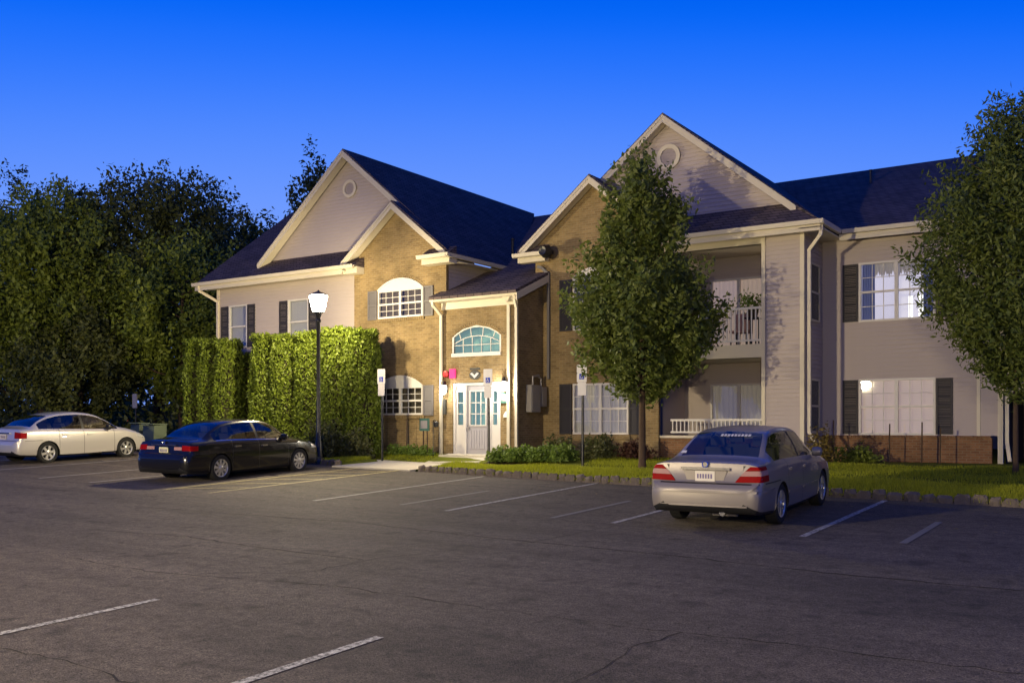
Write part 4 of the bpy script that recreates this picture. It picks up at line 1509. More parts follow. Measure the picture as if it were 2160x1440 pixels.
t = empty('flood_lamp', (-15.35, 25.0, 7.2), 'dark unlit flood lamp bracketed to the eave corner of the right brick bay', 'flood lamp')
MB().box(-15.42, -15.28, 25.0, 25.36, 7.35, 7.45).build('bracket', 'black_metal', t)
MB().lathe([(.06, -.2), (.13, -.22), (.2, .0), (.19, .02)], (-15.32, 24.98, 7.36), 12, axis=1).build('lamp_head', 'black_metal', t)

# yard sign, hook and stakes by the left bay
t = empty('yard_sign', (-18.66, 23.4, 1.3), 'small dark green yard sign on two stakes beside the front path', 'yard sign')
MB().box(-18.84, -18.48, 23.36, 23.4, 2.02, 2.40).build('board', 'sign_green', t)
MB().box(-18.79, -18.53, 23.352, 23.358, 2.09, 2.33).build('face', 'meter_grey', t)
for x in (-18.73, -18.58):
    MB().box(x - .015, x + .015, 23.401, 23.43, 1.25, 2.3).build('stake', 'bark', t)
t = empty('hook_lamp', (-18.38, 23.45, 1.3), 'thin hook with a small dark lamp next to the green yard sign', 'garden lamp')
MB().tube([(-18.38, 23.45, 1.25), (-18.38, 23.45, 2.25), (-18.37, 23.45, 2.33), (-18.33, 23.45, 2.36), (-18.29, 23.45, 2.3)], .012, 6).build('hook', 'black_metal', t)
MB().lathe([(.03, .1), (.08, .06), (.07, -.06), (.03, -.08)], (-18.27, 23.45, 2.21), 10).build('lantern', 'black_metal', t)
def stake(u, v, top, label):
    z = lawn_z(u, min(v, 24.6))
    o = MB().tube([(u, v, z - .1), (u + .01, v, top)], .018, 6).build('garden_stake', 'bark')
    prop(o, label, 'stake', 'thin garden stakes along the walls')
stake(-19.46, 23.5, 2.37, 'lone dark stake in front of the left brick bay')
for u, zt, l in ((-7.25, 2.32, 'dark stake nearest the corner downspout of the right wing'), (-5.83, 2.22, 'dark stake before the middle of the low brick wall of the right wing'),
                 (-5.05, 2.26, 'dark stake under the right edge of the wide lower window'), (-4.62, 2.12, 'dark stake below the right shutter of the lower window')):
    stake(u, 26.35, zt, l)
# balcony things
def pot(u, v, z, label, n=320, r=.32):
    t = empty('potted_plant', (u, v, z), label, 'potted plant')
    MB().lathe([(.11, 0), (.16, .24), (.17, .26), (.15, .26)], (u, v, z), 12).build('pot', 'far_wall', t)
    p = np.array([u, v, z + .42]) + RNG.normal(size=(n, 3)) * [r * .7, r * .5, r * .42]
    cards('foliage', p, *leaf_axes(n, .06, .4), 'leaf_bed', t)
pot(-9.25, VM + .3, 5.1, 'bushy plant on the upper balcony behind the rail')
t = empty('plant_stand', (-9.25, VM + .3, 4.34), 'stand under the bushy plant on the upper balcony', 'stand')
for dx, dy in ((-.12, -.12), (.12, -.12), (-.12, .12), (.12, .12)):
    MB().box(-9.25 + dx - .015, -9.25 + dx + .015, VM + .3 + dy - .015, VM + .3 + dy + .015, 4.34, 5.06).build('leg', 'fabric_dark', t)
MB().box(-9.43, -9.07, VM + .12, VM + .48, 5.06, 5.1).build('top', 'fabric_dark', t)
t = empty('balcony_chair', (-9.75, VM + .75, 4.34), 'chair draped in pink cloth on the upper balcony', 'chair')
MB().box(-10.0, -9.5, VM + .5, VM + 1.0, 4.74, 4.80).build('seat', 'pink_cloth', t)
MB().box(-10.0, -9.5, VM + .95, VM + 1.0, 4.80, 5.3).build('backrest', 'pink_cloth', t)
for dx, dy in ((.02, .02), (.46, .02), (.02, .45), (.46, .45)):
    MB().box(-10.0 + dx, -9.97 + dx, VM + .5 + dy, VM + .53 + dy, 4.34, 4.74).build('leg', 'fabric_dark', t)
mb = MB()
mb.use('fabric_blue')
for k in range(8):
    a = -10.66 + k * .045
    mb.use('fabric_blue' if k % 2 else 'sign_white')
    mb.box(a, a + .044, VM - .005 - .012 * (k % 3), VM + .01 - .012 * (k % 3), 4.75, 5.37)
o = mb.build('hanging_towel')
prop(o, 'blue and white striped towel hung over the upper balcony rail', 'towel')
def balcony_light(z, label):
    t = empty('porch_lamp', (OR - .14, VR - .5, z), label, 'porch lamp', 'unlit lamps inside the balconies')
    MB().box(OR - .2, OR - .112, VR - .56, VR - .44, z - .1, z + .1).build('base', 'black_metal', t)
    MB().lathe([(.05, -.14), (.07, 0), (.05, .1)], (OR - .26, VR - .5, z), 10).build('globe', 'blind_white', t)
balcony_light(5.95, 'small unlit lamp on the right wall of the upper balcony')
balcony_light(2.95, 'small unlit lamp on the right wall of the lower balcony')

# utility boxes, far sign and lights at the left edge
def utility(u, v, w, h, label):
    z = lawn_z(u, v)
    t = empty('utility_box', (u, v, z), label, 'utility box', 'green utility boxes behind the pale car')
    MB().prism([(v - w * .45, z - .05), (v + w * .45, z - .05), (v + w * .45, z + h), (v - w * .38, z + h * .96)], 0, u - w / 2, u + w / 2).build('cabinet', 'utility_green', t)
    MB().box(u - w / 2 - .02, u + w / 2 + .02, v - w * .48, v + w * .48, z + h, z + h + .04).build('lid', 'utility_green', t)
utility(-29.75, 22.0, .62, .86, 'nearer green utility box beside the dark car')
utility(-31.0, 22.3, .5, .88, 'further green utility box just over the nose of the pale car')
t = empty('far_sign', (-32.2, 23.0, 1.4), 'small pale rectangular sign on a thin post behind the pale car', 'sign')
MB().tube([(-32.2, 23.0, 1.3), (-32.2, 23.0, 3.35)], .025, 6).build('post', 'black_metal', t)
MB().box(-32.33, -32.07, 22.94, 22.97, 2.85, 3.38).build('plate', 'meter_grey', t)
t = empty('distant_glow_wall', (-74, 62, 1.4), 'low dark wall added far behind the trees to carry red glowing panels', 'building')
MB().box(-98, -50, 62, 66, 1.0, 4.2).build('wall', 'far_wall', t)
for x in (-78.5, -74.9, -70.5, -88):
    MB().box(x - 1.1, x + 1.1, 61.96, 61.999, 2.3, 3.0).build('window', 'far_red', t)  # added panels that glow as far red spots, not windows

# ------------------------------------------------------------------ cars
def pchip(xs, ys, q):
    xs, ys = np.asarray(xs, float), np.asarray(ys, float)
    h = np.diff(xs)
    d = np.diff(ys) / h
    m = np.zeros(len(xs))
    for i in range(1, len(xs) - 1):
        if d[i - 1] * d[i] > 0:
            w1, w2 = 2 * h[i] + h[i - 1], h[i] + 2 * h[i - 1]
            m[i] = (w1 + w2) / (w1 / d[i - 1] + w2 / d[i])
    m[0], m[-1] = d[0], d[-1]
    q = np.clip(q, xs[0], xs[-1])
    k = np.clip(np.searchsorted(xs, q, side='right') - 1, 0, len(xs) - 2)
    t = (q - xs[k]) / h[k]
    return ((1 + 2 * t) * (1 - t) ** 2 * ys[k] + t * (1 - t) ** 2 * h[k] * m[k] + t * t * (3 - 2 * t) * ys[k + 1] + t * t * (t - 1) * h[k] * m[k + 1])

mat('paint_silver', (.215, .192, .182), .40, .5, metal=.3, coat=.6)
mat('paint_dark', (.006, .006, .008), .22, .25, metal=0, coat=.55)
mat('paint_pale', (.50, .475, .45), .36, .5, metal=.4, coat=.9)
mat('rubber', (.012, .012, .012), .8, .3)
mat('alloy', (.55, .54, .53), .35, .5, metal=.8)
mat('chrome', (.75, .75, .76), .12, .5, metal=1)
mat('car_black', (.01, .01, .011), .5, .4)
mat('car_inside', (.02, .02, .022), .9, .2)
mat('seat_cloth', (.16, .15, .14), .9, .2)
mat('lens_red', (.22, .004, .005), .5, .04)
mat('lens_clear', (.36, .20, .19), .5, .1)
mat('headlamp', (.6, .6, .6), .1, .7, metal=.4, coat=1)
mat('plate_white', (.62, .58, .52), .5, .4, var=.1, vscale=30)
mat('plate_yellow', (.60, .58, .36), .5, .4, var=.1, vscale=30)
mat('plate_ink', (.16, .13, .25), .6, .3)

def car(name, T, spec, paint, label, loc, yaw, pitch, roll):
    """saloon car: lofted shell (x right, y forward, z up; origin on the ground under the rear axle)"""
    T = np.array(T, float)
    ro, wb, L = spec['ro'], spec['wb'], T[-1, 0]
    xr, xf = ro, ro + wb
    Ra = spec.get('arch', .365)
    rw = spec.get('wheel', .322)
    st = set(np.round(np.linspace(0, L, 64), 4)) | set(np.round(T[:, 0], 4))
    for xw in (xr, xf):
        st = {s for s in st if abs(s - xw) > Ra + .004}
        for k in range(13):
            st.add(round(xw - Ra * math.cos(math.pi * k / 12), 4))
        st |= {round(xw - Ra - .003, 4), round(xw + Ra + .003, 4)}
    d = spec['doors']
    for s in (d[0], d[1], d[2]):
        st |= {round(s - .006, 4), round(s + .006, 4)}
    for s in spec['glass'] + spec['pillar'] + spec['front'] + spec['back']:
        st.add(round(s, 4))
    st = sorted(st)
    keep = [st[0]]
    for s in st[1:]:
        if s - keep[-1] > .0025:
            keep.append(s)
    st = np.array(keep)
    w, zb, belt, wbt, zt, zte, wt = [pchip(T[:, 0], T[:, k], st) for k in range(1, 8)]
    rows = []
    for i, x in enumerate(st):
        h = belt[i] - zb[i]
        gh = max(zte[i] - belt[i], 0)
        p = [[0, zb[i]], [w[i] - .27, zb[i]], [w[i] - .06, zb[i]], [w[i] - .02, zb[i] + .05], [w[i] - .006, zb[i] + .3 * h], [w[i] + .004, zb[i] + .5 * h],
             [w[i] + .002, zb[i] + .68 * h], [w[i] - .014, zb[i] + .84 * h], [w[i] - .028, zb[i] + .93 * h], [wbt[i], belt[i]]]
        b0 = np.array([wbt[i] - .018, belt[i] + min(.02, gh * .25)])
        t0 = np.array([wt[i], zte[i]])
        t1 = b0 + (t0 - b0) * .92
        for k in range(4):
            q = b0 + (t1 - b0) * k / 3
            bow = .022 * math.sin(math.pi * k / 3) * min(1, gh / .3)
            p.append([q[0] + bow, q[1]])
        p += [[wt[i] - .012, zte[i] + .35 * (zt[i] - zte[i]) * .4], [wt[i] * .9, zte[i] + (zt[i] - zte[i]) * .40], [wt[i] * .68, zte[i] + (zt[i] - zte[i]) * .72], [wt[i] * .36, zte[i] + (zt[i] - zte[i]) * .93], [0, zt[i]]]
        for xw in (xr, xf):
            dx = abs(x - xw)
            if dx <= Ra + 1e-3:
                za = rw - .01 + math.sqrt(max(Ra * Ra - dx * dx, 0))
                for k in range(2, 9):
                    p[k][1] = max(p[k][1], za)
                    if k < 6:
                        p[k][0] = max(p[k][0], w[i] + .002)
                p[1] = [w[i] - .27, max(zb[i], za)]
        rows.append(p)
    H = len(rows[0])
    rows = np.array(rows)
    n = len(st)
    V, idx = [], {}
    for i in range(n):
        for j in range(H):
            for s in ((1, -1) if 0 < j < H - 1 else (1,)):
                idx[i, j, s] = len(V)
                V.append((s * rows[i, j, 0], st[i] - ro, rows[i, j, 1]))
            if j in (0, H - 1):
                idx[i, j, -1] = idx[i, j, 1]
    parts = {}
    def put(key, f, m):
        parts.setdefault(key, ([], []))
        parts[key][0].append(f)
        parts[key][1].append(m)
    g0, g1 = spec['glass']
    p0, p1 = spec['pillar']
    f0, f1 = spec['front']
    b0, b1 = spec['back']
    everything = []
    for i in range(n - 1):
        xm = (st[i] + st[i + 1]) / 2
        gh = min(zte[i] - belt[i], zte[i + 1] - belt[i + 1])
        for j in range(H - 1):
            for s in (1, -1):
                f = [idx[i, j, s], idx[i + 1, j, s], idx[i + 1, j + 1, s], idx[i, j + 1, s]]
                if s < 0:
                    f = f[::-1]
                q = []
                for k in f:
                    if k not in q:
                        q.append(k)
                if len(q) < 3:
                    continue
                f = tuple(q)
                everything.append(f)
                key, m = 'body', paint
                if j <= 2:
                    m = 'car_black'
                if 10 <= j <= 12 and g0 < xm < g1 and gh > .07:
                    key, m = ('body', 'car_black') if p0 < xm < p1 else (('side_window', s, xm > p1), 'car_glass')
                elif j >= 15 and f0 < xm < f1:
                    key, m = ('windshield',), 'car_glass'
                elif j >= 15 and b0 < xm < b1:
                    key, m = ('rear_window',), 'car_glass'
                elif 2 < j <= 9 and d[0] - .007 < xm < d[2] + .007:
                    key = ('door', s, xm > d[1])
                    m = paint
                    if any(abs(xm - e) < .0055 for e in d):
                        m = 'car_black'
                put(key, f, m)
    for i, s in ((0, 1), (n - 1, 1)):        # close both ends
        for j in range(H - 1):
            f = [idx[i, j, 1], idx[i, j + 1, 1], idx[i, j + 1, -1], idx[i, j, -1]]
            q = []
            for k in f:
                if k not in q:
                    q.append(k)
            if len(q) >= 3:
                put('body', tuple(q), paint)
                everything.append(tuple(q))
    root = empty(name, (0, 0, 0), label, 'car', 'cars parked in the stalls before the building')
    tree = BVHTree.FromPolygons([Vector(v) for v in V], everything)
    # one normal per vertex over the whole shell, so that panels shade as one skin
    def shell(nm, fs, ms, parent):
        used = sorted({k for f in fs for k in f})
        re = {k: a for a, k in enumerate(used)}
        me = bpy.data.meshes.new(nm)
        vs = np.array([V[k] for k in used])
        org = np.array([(vs[:, 0].min() + vs[:, 0].max()) / 2, (vs[:, 1].min() + vs[:, 1].max()) / 2, vs[:, 2].min()])
        me.from_pydata((vs - org).tolist(), [], [tuple(re[k] for k in f) for f in fs])
        names = sorted(set(ms))
        for k in names:
            me.materials.append(MATS[k])
        me.polygons.foreach_set('material_index', [names.index(k) for k in ms])
        bm = bmesh.new()
        bm.from_mesh(me)
        bmesh.ops.recalc_face_normals(bm, faces=bm.faces)
        bm.to_mesh(me)
        bm.free()
        me.polygons.foreach_set('use_smooth', [True] * len(me.polygons))
        me.set_sharp_from_angle(angle=math.radians(38))
        me.update()
        o = bpy.data.objects.new(nm, me)
        COL.objects.link(o)
        attach(o, org, parent)
        return o
    body = shell('body', *parts['body'], root)
    doors = {}
    for k in sorted([k for k in parts if k != 'body'], key=str):
        nm = k[0]
        o = shell(nm, *parts[k], root)
        if nm == 'door':
            doors[k[1:]] = o
    # cabin
    mb = MB()
    zc = spec['cabin']
    mb.box(-.72, .72, spec['back'][0] - ro + .25, f1 - ro - .15, .3, zc)
    cab = mb.build('cabin', 'car_inside', root)
    for yy in spec['seats']:
        for x in (-.36, .36):
            sm = MB()
            sm.prism([(yy - .02, zc - .05), (yy + .14, zc - .05), (yy + .02, zc + .24), (yy - .10, zc + .24)], 0, x - .22, x + .22)
            sm.prism([(yy - .10, zc + .27), (yy + .0, zc + .27), (yy - .03, zc + .42), (yy - .12, zc + .42)], 0, x - .12, x + .12)
            sm.build('seat', 'seat_cloth', root)
    # wheels
    wheel_me = None
    R = rw
    for y in (0, wb):
        for s in (1, -1):
            x = s * (spec['track'] / 2)
            if wheel_me is None:
                ty = MB()
                ty.lathe([(R * .64, -.095), (R * .9, -.105), (R * .985, -.085), (R, -.05), (R, .05), (R * .985, .085), (R * .9, .105), (R * .64, .095)], (x, y, R), 28, axis=0, cap=False)
                a = ty.build('wheel', 'rubber', root, smooth=40, origin=(x, y, R))
                ri = MB()
                ri.use('car_black')
                ri.lathe([(R * .66, .02), (R * .05, .03)], (x, y, R), 24, axis=0)
                ri.use('alloy')
                n_, inner = spec['spokes'], R * .15
                ri.lathe([(R * .60, .085), (R * .67, .10), (R * .69, .09), (R * .66, .03), (R * .60, .03)], (x, y, R), 28, axis=0, cap=False)
                ri.lathe([(R * .19, .05), (R * .19, .095), (R * .12, .105), (.002, .107)], (x, y, R), 14, axis=0)
                for k in range(n_):
                    t_ = 2 * math.pi * k / n_ + .2
                    c, sn = math.cos(t_), math.sin(t_)
                    hw0, hw1 = R * spec['spoke_w'] * .75, R * spec['spoke_w']
                    pts = [(inner, -hw0), (R * .63, -hw1), (R * .63, hw1), (inner, hw0)]
                    ri.prism([(y + r_ * c - q * sn, R + r_ * sn + q * c) for r_, q in pts], 0, x + .06, x + .092)
                b = ri.build('rim', None, a, smooth=35, origin=(x, y, R))
                wheel_me = (a.data, b.data)
            else:
                a = inst('wheel', wheel_me[0], (x, y, R), root)
                b = inst('rim', wheel_me[1], (x, y, R), a)
                if s < 0:
                    a.rotation_euler = (0, 0, math.pi)
    # patches laid on the shell: rays from inside find the skin
    def hit(o, dr):
        best = None
        o, dr = Vector(o), Vector(dr).normalized()
        h = tree.ray_cast(o, dr)
        return h[0]
    def patch(nm, mname, cy, th, zf, nt=14, nz=8, out=.010, parent=root, xo=0, label=None, back=True, slant=0):
        """skin patch seen from (xo,cy): th=(from,to) degrees from straight back (or ahead), zf(t)->(z0,z1)"""
        P = {}
        sgn = -1 if back else 1
        for a in range(nt + 1):
            t = a / nt
            z0, z1 = zf(t)
            for b in range(nz + 1):
                z = z0 + (z1 - z0) * b / nz
                a0 = th[0] + slant * b / nz
                ang = math.radians(a0 + (th[1] - a0) * t)
                dr = Vector((math.sin(ang), sgn * math.cos(ang), 0))
                p = hit((xo, cy, z), dr)
                if p is None:
                    return None
                P[a, b] = p + dr * out
        m = MB()
        vs = [P[a, b] for a in range(nt + 1) for b in range(nz + 1)]
        g = lambda a, b: a * (nz + 1) + b
        fs = [(g(a, b), g(a + 1, b), g(a + 1, b + 1), g(a, b + 1)) for a in range(nt) for b in range(nz)]
        rim = [(a, 0) for a in range(nt)] + [(nt, b) for b in range(nz)] + [(a, nz) for a in range(nt, 0, -1)] + [(0, b) for b in range(nz, 0, -1)]
        base = len(vs)
        c = Vector((xo, cy, 0))
        for a, b in rim:
            p = P[a, b]
            dr = Vector((p.x - c.x, p.y - c.y, 0)).normalized()
            vs.append(p - dr * (out + .012))
        k = len(rim)
        fs += [(g(*rim[i]), g(*rim[(i + 1) % k]), base + (i + 1) % k, base + i) for i in range(k)]
        m.mesh(vs, fs)
        return m.build(nm, mname, parent, label, smooth=35)
    def side(nm, mname, y0, y1, z0, z1, out=.008, parent=root, sd=1, ny=10, nz=2):
        P = {}
        for a in range(ny + 1):
            for b in range(nz + 1):
                y = y0 + (y1 - y0) * a / ny
                lo = z0(y) if callable(z0) else z0
                hi = z1(y) if callable(z1) else z1
                p = hit((0, y, lo + (hi - lo) * b / nz), (sd, 0, 0))
                if p is None:
                    return None
                P[a, b] = p + Vector((sd * out, 0, 0))
        vs = [P[a, b] for a in range(ny + 1) for b in range(nz + 1)]
        g = lambda a, b: a * (nz + 1) + b
        fs = [(g(a, b), g(a + 1, b), g(a + 1, b + 1), g(a, b + 1)) for a in range(ny) for b in range(nz)]
        rim = [(a, 0) for a in range(ny)] + [(ny, b) for b in range(nz)] + [(a, nz) for a in range(ny, 0, -1)] + [(0, b) for b in range(nz, 0, -1)]
        base = len(vs)
        vs += [P[r] - Vector((sd * (out + .01), 0, 0)) for r in rim]
        k = len(rim)
        fs += [(g(*rim[i]), g(*rim[(i + 1) % k]), base + (i + 1) % k, base + i) for i in range(k)]
        return MB().mesh(vs, fs).build(nm, mname, parent, smooth=35)
    bl = lambda x: float(pchip(T[:, 0], T[:, 3], np.array([x]))[0])
    for sd in (1, -1):
        for fr in (False, True):
            dd = doors.get((sd, fr))
            if dd is None:
                continue
            yh = (d[1] if not fr else d[2]) - ro
            ye = (d[0] if not fr else d[1]) - ro
            z = bl((ye + ro + .12)) - .14
            side('handle', spec['handle'], ye + .10, ye + .27, z - .018, z + .018, .03, dd, sd, 6)
            if spec.get('moulding'):
                side('side_moulding', paint, ye + .03, yh - .03, .46, .50, .012, dd, sd, 8)
        if spec.get('chrome_belt'):
            side('window_trim', 'chrome', g0 - ro + .05, g1 - ro - .35, lambda y: bl(y + ro) + .004, lambda y: bl(y + ro) + .026, .006, root, sd, 20, 1)
        # mirrors
        ym = spec['mirror'] - ro
        zm = bl(spec['mirror']) + .07
        p = hit((0, ym, zm - .04), (sd, 0, 0))
        x0 = (p.x if p else sd * .8)
        m = MB()
        m.lathe([(.02, -.10), (.075, -.07), (.085, 0), (.07, .07), (.02, .09)], (x0 + sd * .12, ym, zm), 10, axis=0)
        m.beam((x0 - sd * .03, ym, zm - .03), (x0 + sd * .08, ym, zm - .02), .05, .04, (0, 0, 1))
        m.build('mirror', spec.get('mirror_mat', paint), root, smooth=50)
    # rear end
    spec['rear'](dict(root=root, patch=patch, side=side, hit=hit, ro=ro, L=L, body=body))
    # headlamps
    for sd in (1, -1):
        patch('headlamp', 'headlamp', L - ro - 1.0, (sd * 26, sd * 58), spec['lamp_z'], 10, 5, .008, back=False)
    patch('grille', 'car_black', L - ro - 1.0, (-16, 16), lambda t: (.55, .64), 8, 3, .006, back=False)
    root.location = loc
    root.rotation_euler = (pitch, roll, -yaw)
    return root

def plate_at(c, y, z, m, w=.305, h=.155):
    p = c['hit']((0, 0.3, z), (0, -1, 0))
    yy = p.y - .012
    b = MB().box(-w / 2, w / 2, yy - .006, yy, z - h / 2, z + h / 2).build('licence_plate', m, c['root'])
    k = MB()
    for i in range(6):
        a = -w * .40 + i * w * .137
        k.box(a, a + w * .085, yy - .009, yy - .0062, z - h * .22, z + h * .22)
    k.build('plate_mark', 'plate_ink', b)
    return yy

def rear_silver(c):
    P = c['patch']
    for sd in (1, -1):
        P('tail_light', 'lens_red', .25, (sd * 20, sd * 42.5), lambda t: (.722 + .01 * t, .812 + .01 * t), 12, 3, .012, slant=sd * 3)
        P('tail_light', 'lens_clear', .25, (sd * 23.2, sd * 42), lambda t: (.817 + .01 * t, .885 + .01 * t), 12, 3, .011, slant=sd * 2.5)
        P('tail_light', 'lens_red', .25, (sd * 26, sd * 41), lambda t: (.890 + .01 * t, .955 - .005 * t), 12, 3, .012, slant=sd * 3)
    y = plate_at(c, 0, .80, 'plate_white')
    r = c['root']
    MB().prism([(-.34, .885), (.34, .885), (.27, .70), (-.27, .70)], 1, y + .004, y + .02).build('plate_recess', 'paint_silver', r)
    MB().box(-.38, .38, y - .02, y + .02, .895, .935).build('trunk_garnish', 'chrome', r)
    m = MB()
    m.lathe([(.045, 0), (.052, -.006), (.045, -.012), (.036, -.006)], (0, y + .01, .975), 16, axis=1)
    m.build('badge', 'chrome', r)
    MB().box(-.30, .30, y - .004, y + .015, .885, .894).build('trunk_shadow_strip', 'car_black', r)  # black strip drawn as the shadow under the garnish
    P('bumper_strip', 'paint_silver', .3, (-60, 60), lambda t: (.565, .60), 24, 2, .018)
    P('bumper_strip', 'paint_silver', .3, (-60, 60), lambda t: (.36, .385), 24, 2, .014)
    P('bumper_gap', 'car_black', .3, (-64, 64), lambda t: (.69, .706), 24, 1, .004)
    for sd in (1, -1):
        P('trunk_seam', 'car_black', .25, (sd * 24.6, sd * 25.0), lambda t: (.90, .965), 2, 3, .003, slant=sd * 2)
    for x in (-.17, .24):
        MB().box(x - .05, x + .05, -1.16, -1.13, .578, .59).build('bumper_bar', 'chrome', r)  # two small chrome bars set on the bumper
    MB().tube([(.28, -1.08, .26), (.28, -.7, .26)], .045, 12).build('exhaust', 'chrome', r)
    MB().tube([(.05, -.78, .28), (.42, -.78, .28)], .10, 12).build('muffler', 'meter_grey', r)
    # banner sticker along the top of the rear glass, lettering too worn to read
    m = MB()
    h = c['hit']
    for i in range(9):
        x = -.12 + i * .055
        q = []
        for (xx, zz) in ((x, 1.345), (x + .04, 1.345), (x + .04, 1.375), (x, 1.375)):
            p = h((xx, .6, zz), (0, -1, 0))
            q.append(p + Vector((0, -.006, .006)))
        m.face(q)
    m.build('window_sticker', 'sign_white', r)
    m = MB()
    q = []
    for (xx, zz) in ((-.66, 1.09), (-.56, 1.09), (-.56, 1.125), (-.64, 1.125)):
        p = h((xx, .6, zz), (0, -1, 0))
        q.append(p + Vector((0, -.006, .006)))
    m.face(q)
    m.build('window_sticker', 'sign_white', r)

def rear_dark(c):
    P = c['patch']
    for sd in (1, -1):
        P('tail_light', 'lens_red', .25, (sd * 27, sd * 43), lambda t: (.78 - .005 * t, .905 - .02 * t), 12, 5, .010)
        P('tail_light', 'lens_clear', .25, (sd * 16, sd * 26.5), lambda t: (.79, .865), 8, 3, .010)
    y = plate_at(c, 0, .775, 'plate_yellow')
    MB().box(-.42, .42, y - .016, y + .02, .895, .925).build('trunk_garnish', 'chrome', c['root'])
    MB().lathe([(.045, 0), (.05, -.006), (.045, -.012), (.036, -.006)], (0, y + .01, .97), 16, axis=1).build('badge', 'chrome', c['root'])
    P('bumper_gap', 'car_black', .3, (-62, 62), lambda t: (.69, .70), 24, 1, .004)

def rear_pale(c):
    P = c['patch']
    for sd in (1, -1):
        P('tail_light', 'lens_red', .25, (sd * 27, sd * 44), lambda t: (.77, .96 - .03 * t), 12, 5, .010)
    y = plate_at(c, 0, .80, 'plate_white')
    MB().box(-.35, .35, y - .016, y + .02, .90, .93).build('trunk_garnish', 'chrome', c['root'])
    P('bumper_gap', 'car_black', .3, (-62, 62), lambda t: (.69, .70), 24, 1, .004)

#        x     w    zb   belt  wb    zt    zte   wt
T_SILVER = [(0, .64, .36, .58, .62, .60, .595, .46), (.025, .76, .30, .63, .74, .65, .645, .58), (.07, .825, .27, .675, .805, .695, .69, .66), (.105, .845, .255, .70, .82, .715, .71, .68),
     (.125, .85, .25, .72, .815, .735, .73, .68), (.165, .862, .245, .955, .795, .995, .985, .66), (.22, .868, .24, .965, .80, 1.02, 1.0, .67), (.62, .888, .22, .972, .82, 1.045, 1.015, .69),
     (.74, .892, .21, .974, .825, 1.065, 1.03, .69), (1.05, .896, .20, .976, .83, 1.245, 1.20, .645), (1.42, .898, .195, .975, .83, 1.425, 1.37, .585), (1.75, .898, .19, .97, .83, 1.475, 1.415, .575), (2.2, .898, .185, .96, .83, 1.49, 1.43, .575),
     (2.7, .898, .185, .95, .83, 1.475, 1.415, .575), (3.02, .898, .19, .94, .825, 1.42, 1.365, .585), (3.4, .895, .195, .93, .82, 1.20, 1.165, .64), (3.72, .892, .20, .915, .81, 1.005, .975, .69),
     (4.0, .886, .20, .88, .80, .955, .925, .68), (4.35, .87, .20, .80, .78, .875, .845, .66), (4.58, .835, .20, .71, .74, .775, .75, .60), (4.70, .76, .22, .62, .68, .67, .655, .5), (4.78, .62, .27, .54, .56, .575, .565, .4), (4.805, .5, .32, .48, .45, .5, .495, .3)]
T_DARK = [(a, w * 1.012, zb, b, wb_ * 1.012, zt, zte, wt) for a, w, zb, b, wb_, zt, zte, wt in
     [(0, .66, .34, .58, .64, .60, .595, .46), (.025, .77, .28, .63, .75, .65, .645, .58), (.07, .835, .25, .675, .815, .695, .69, .66), (.105, .855, .235, .70, .825, .715, .71, .68),
     (.125, .858, .23, .72, .82, .735, .73, .68), (.17, .868, .225, .945, .80, .995, .985, .67), (.24, .876, .22, .955, .805, 1.025, 1.0, .68), (.55, .89, .205, .965, .825, 1.04, 1.012, .70),
     (.66, .894, .20, .968, .83, 1.055, 1.02, .70), (1.0, .898, .195, .97, .83, 1.24, 1.19, .64), (1.40, .90, .19, .97, .83, 1.40, 1.345, .585), (1.75, .90, .185, .962, .83, 1.452, 1.395, .575), (2.2, .90, .18, .95, .83, 1.465, 1.405, .575),
     (2.65, .90, .18, .935, .83, 1.45, 1.39, .575), (2.95, .90, .185, .925, .825, 1.395, 1.34, .585), (3.35, .898, .19, .91, .82, 1.185, 1.15, .64), (3.72, .895, .195, .89, .81, .985, .955, .69),
     (4.0, .888, .195, .865, .80, .935, .905, .68), (4.35, .872, .195, .795, .78, .865, .835, .66), (4.58, .84, .195, .71, .74, .775, .75, .60), (4.70, .77, .215, .62, .68, .67, .655, .5), (4.78, .63, .26, .54, .56, .575, .565, .4), (4.805, .5, .31, .48, .45, .5, .495, .3)]]
T_PALE = [(0, .62, .36, .58, .60, .60, .595, .44), (.025, .74, .30, .64, .72, .66, .655, .56), (.07, .81, .27, .685, .79, .705, .70, .65), (.10, .835, .255, .71, .81, .725, .72, .67),
     (.12, .842, .25, .73, .81, .745, .74, .67), (.16, .855, .245, .985, .79, 1.02, 1.01, .66), (.22, .865, .24, 1.0, .795, 1.05, 1.03, .67), (.42, .882, .225, 1.01, .81, 1.07, 1.045, .69),
     (.52, .886, .22, 1.012, .815, 1.095, 1.06, .69), (.85, .892, .21, 1.01, .82, 1.30, 1.25, .63), (1.2, .894, .20, 1.0, .82, 1.43, 1.375, .58), (1.6, .894, .195, .985, .82, 1.495, 1.44, .57), (2.0, .894, .19, .97, .82, 1.512, 1.455, .57),
     (2.4, .894, .19, .955, .82, 1.49, 1.43, .575), (2.75, .894, .195, .945, .815, 1.41, 1.36, .585), (3.15, .89, .20, .935, .81, 1.20, 1.165, .64), (3.5, .886, .20, .92, .80, 1.02, .99, .68),
     (3.8, .878, .20, .885, .79, .965, .935, .67), (4.1, .86, .20, .81, .77, .885, .855, .65), (4.34, .825, .20, .72, .73, .785, .76, .59), (4.46, .75, .22, .63, .67, .68, .665, .5), (4.54, .61, .27, .55, .55, .58, .57, .4), (4.567, .5, .32, .49, .45, .5, .495, .3)]

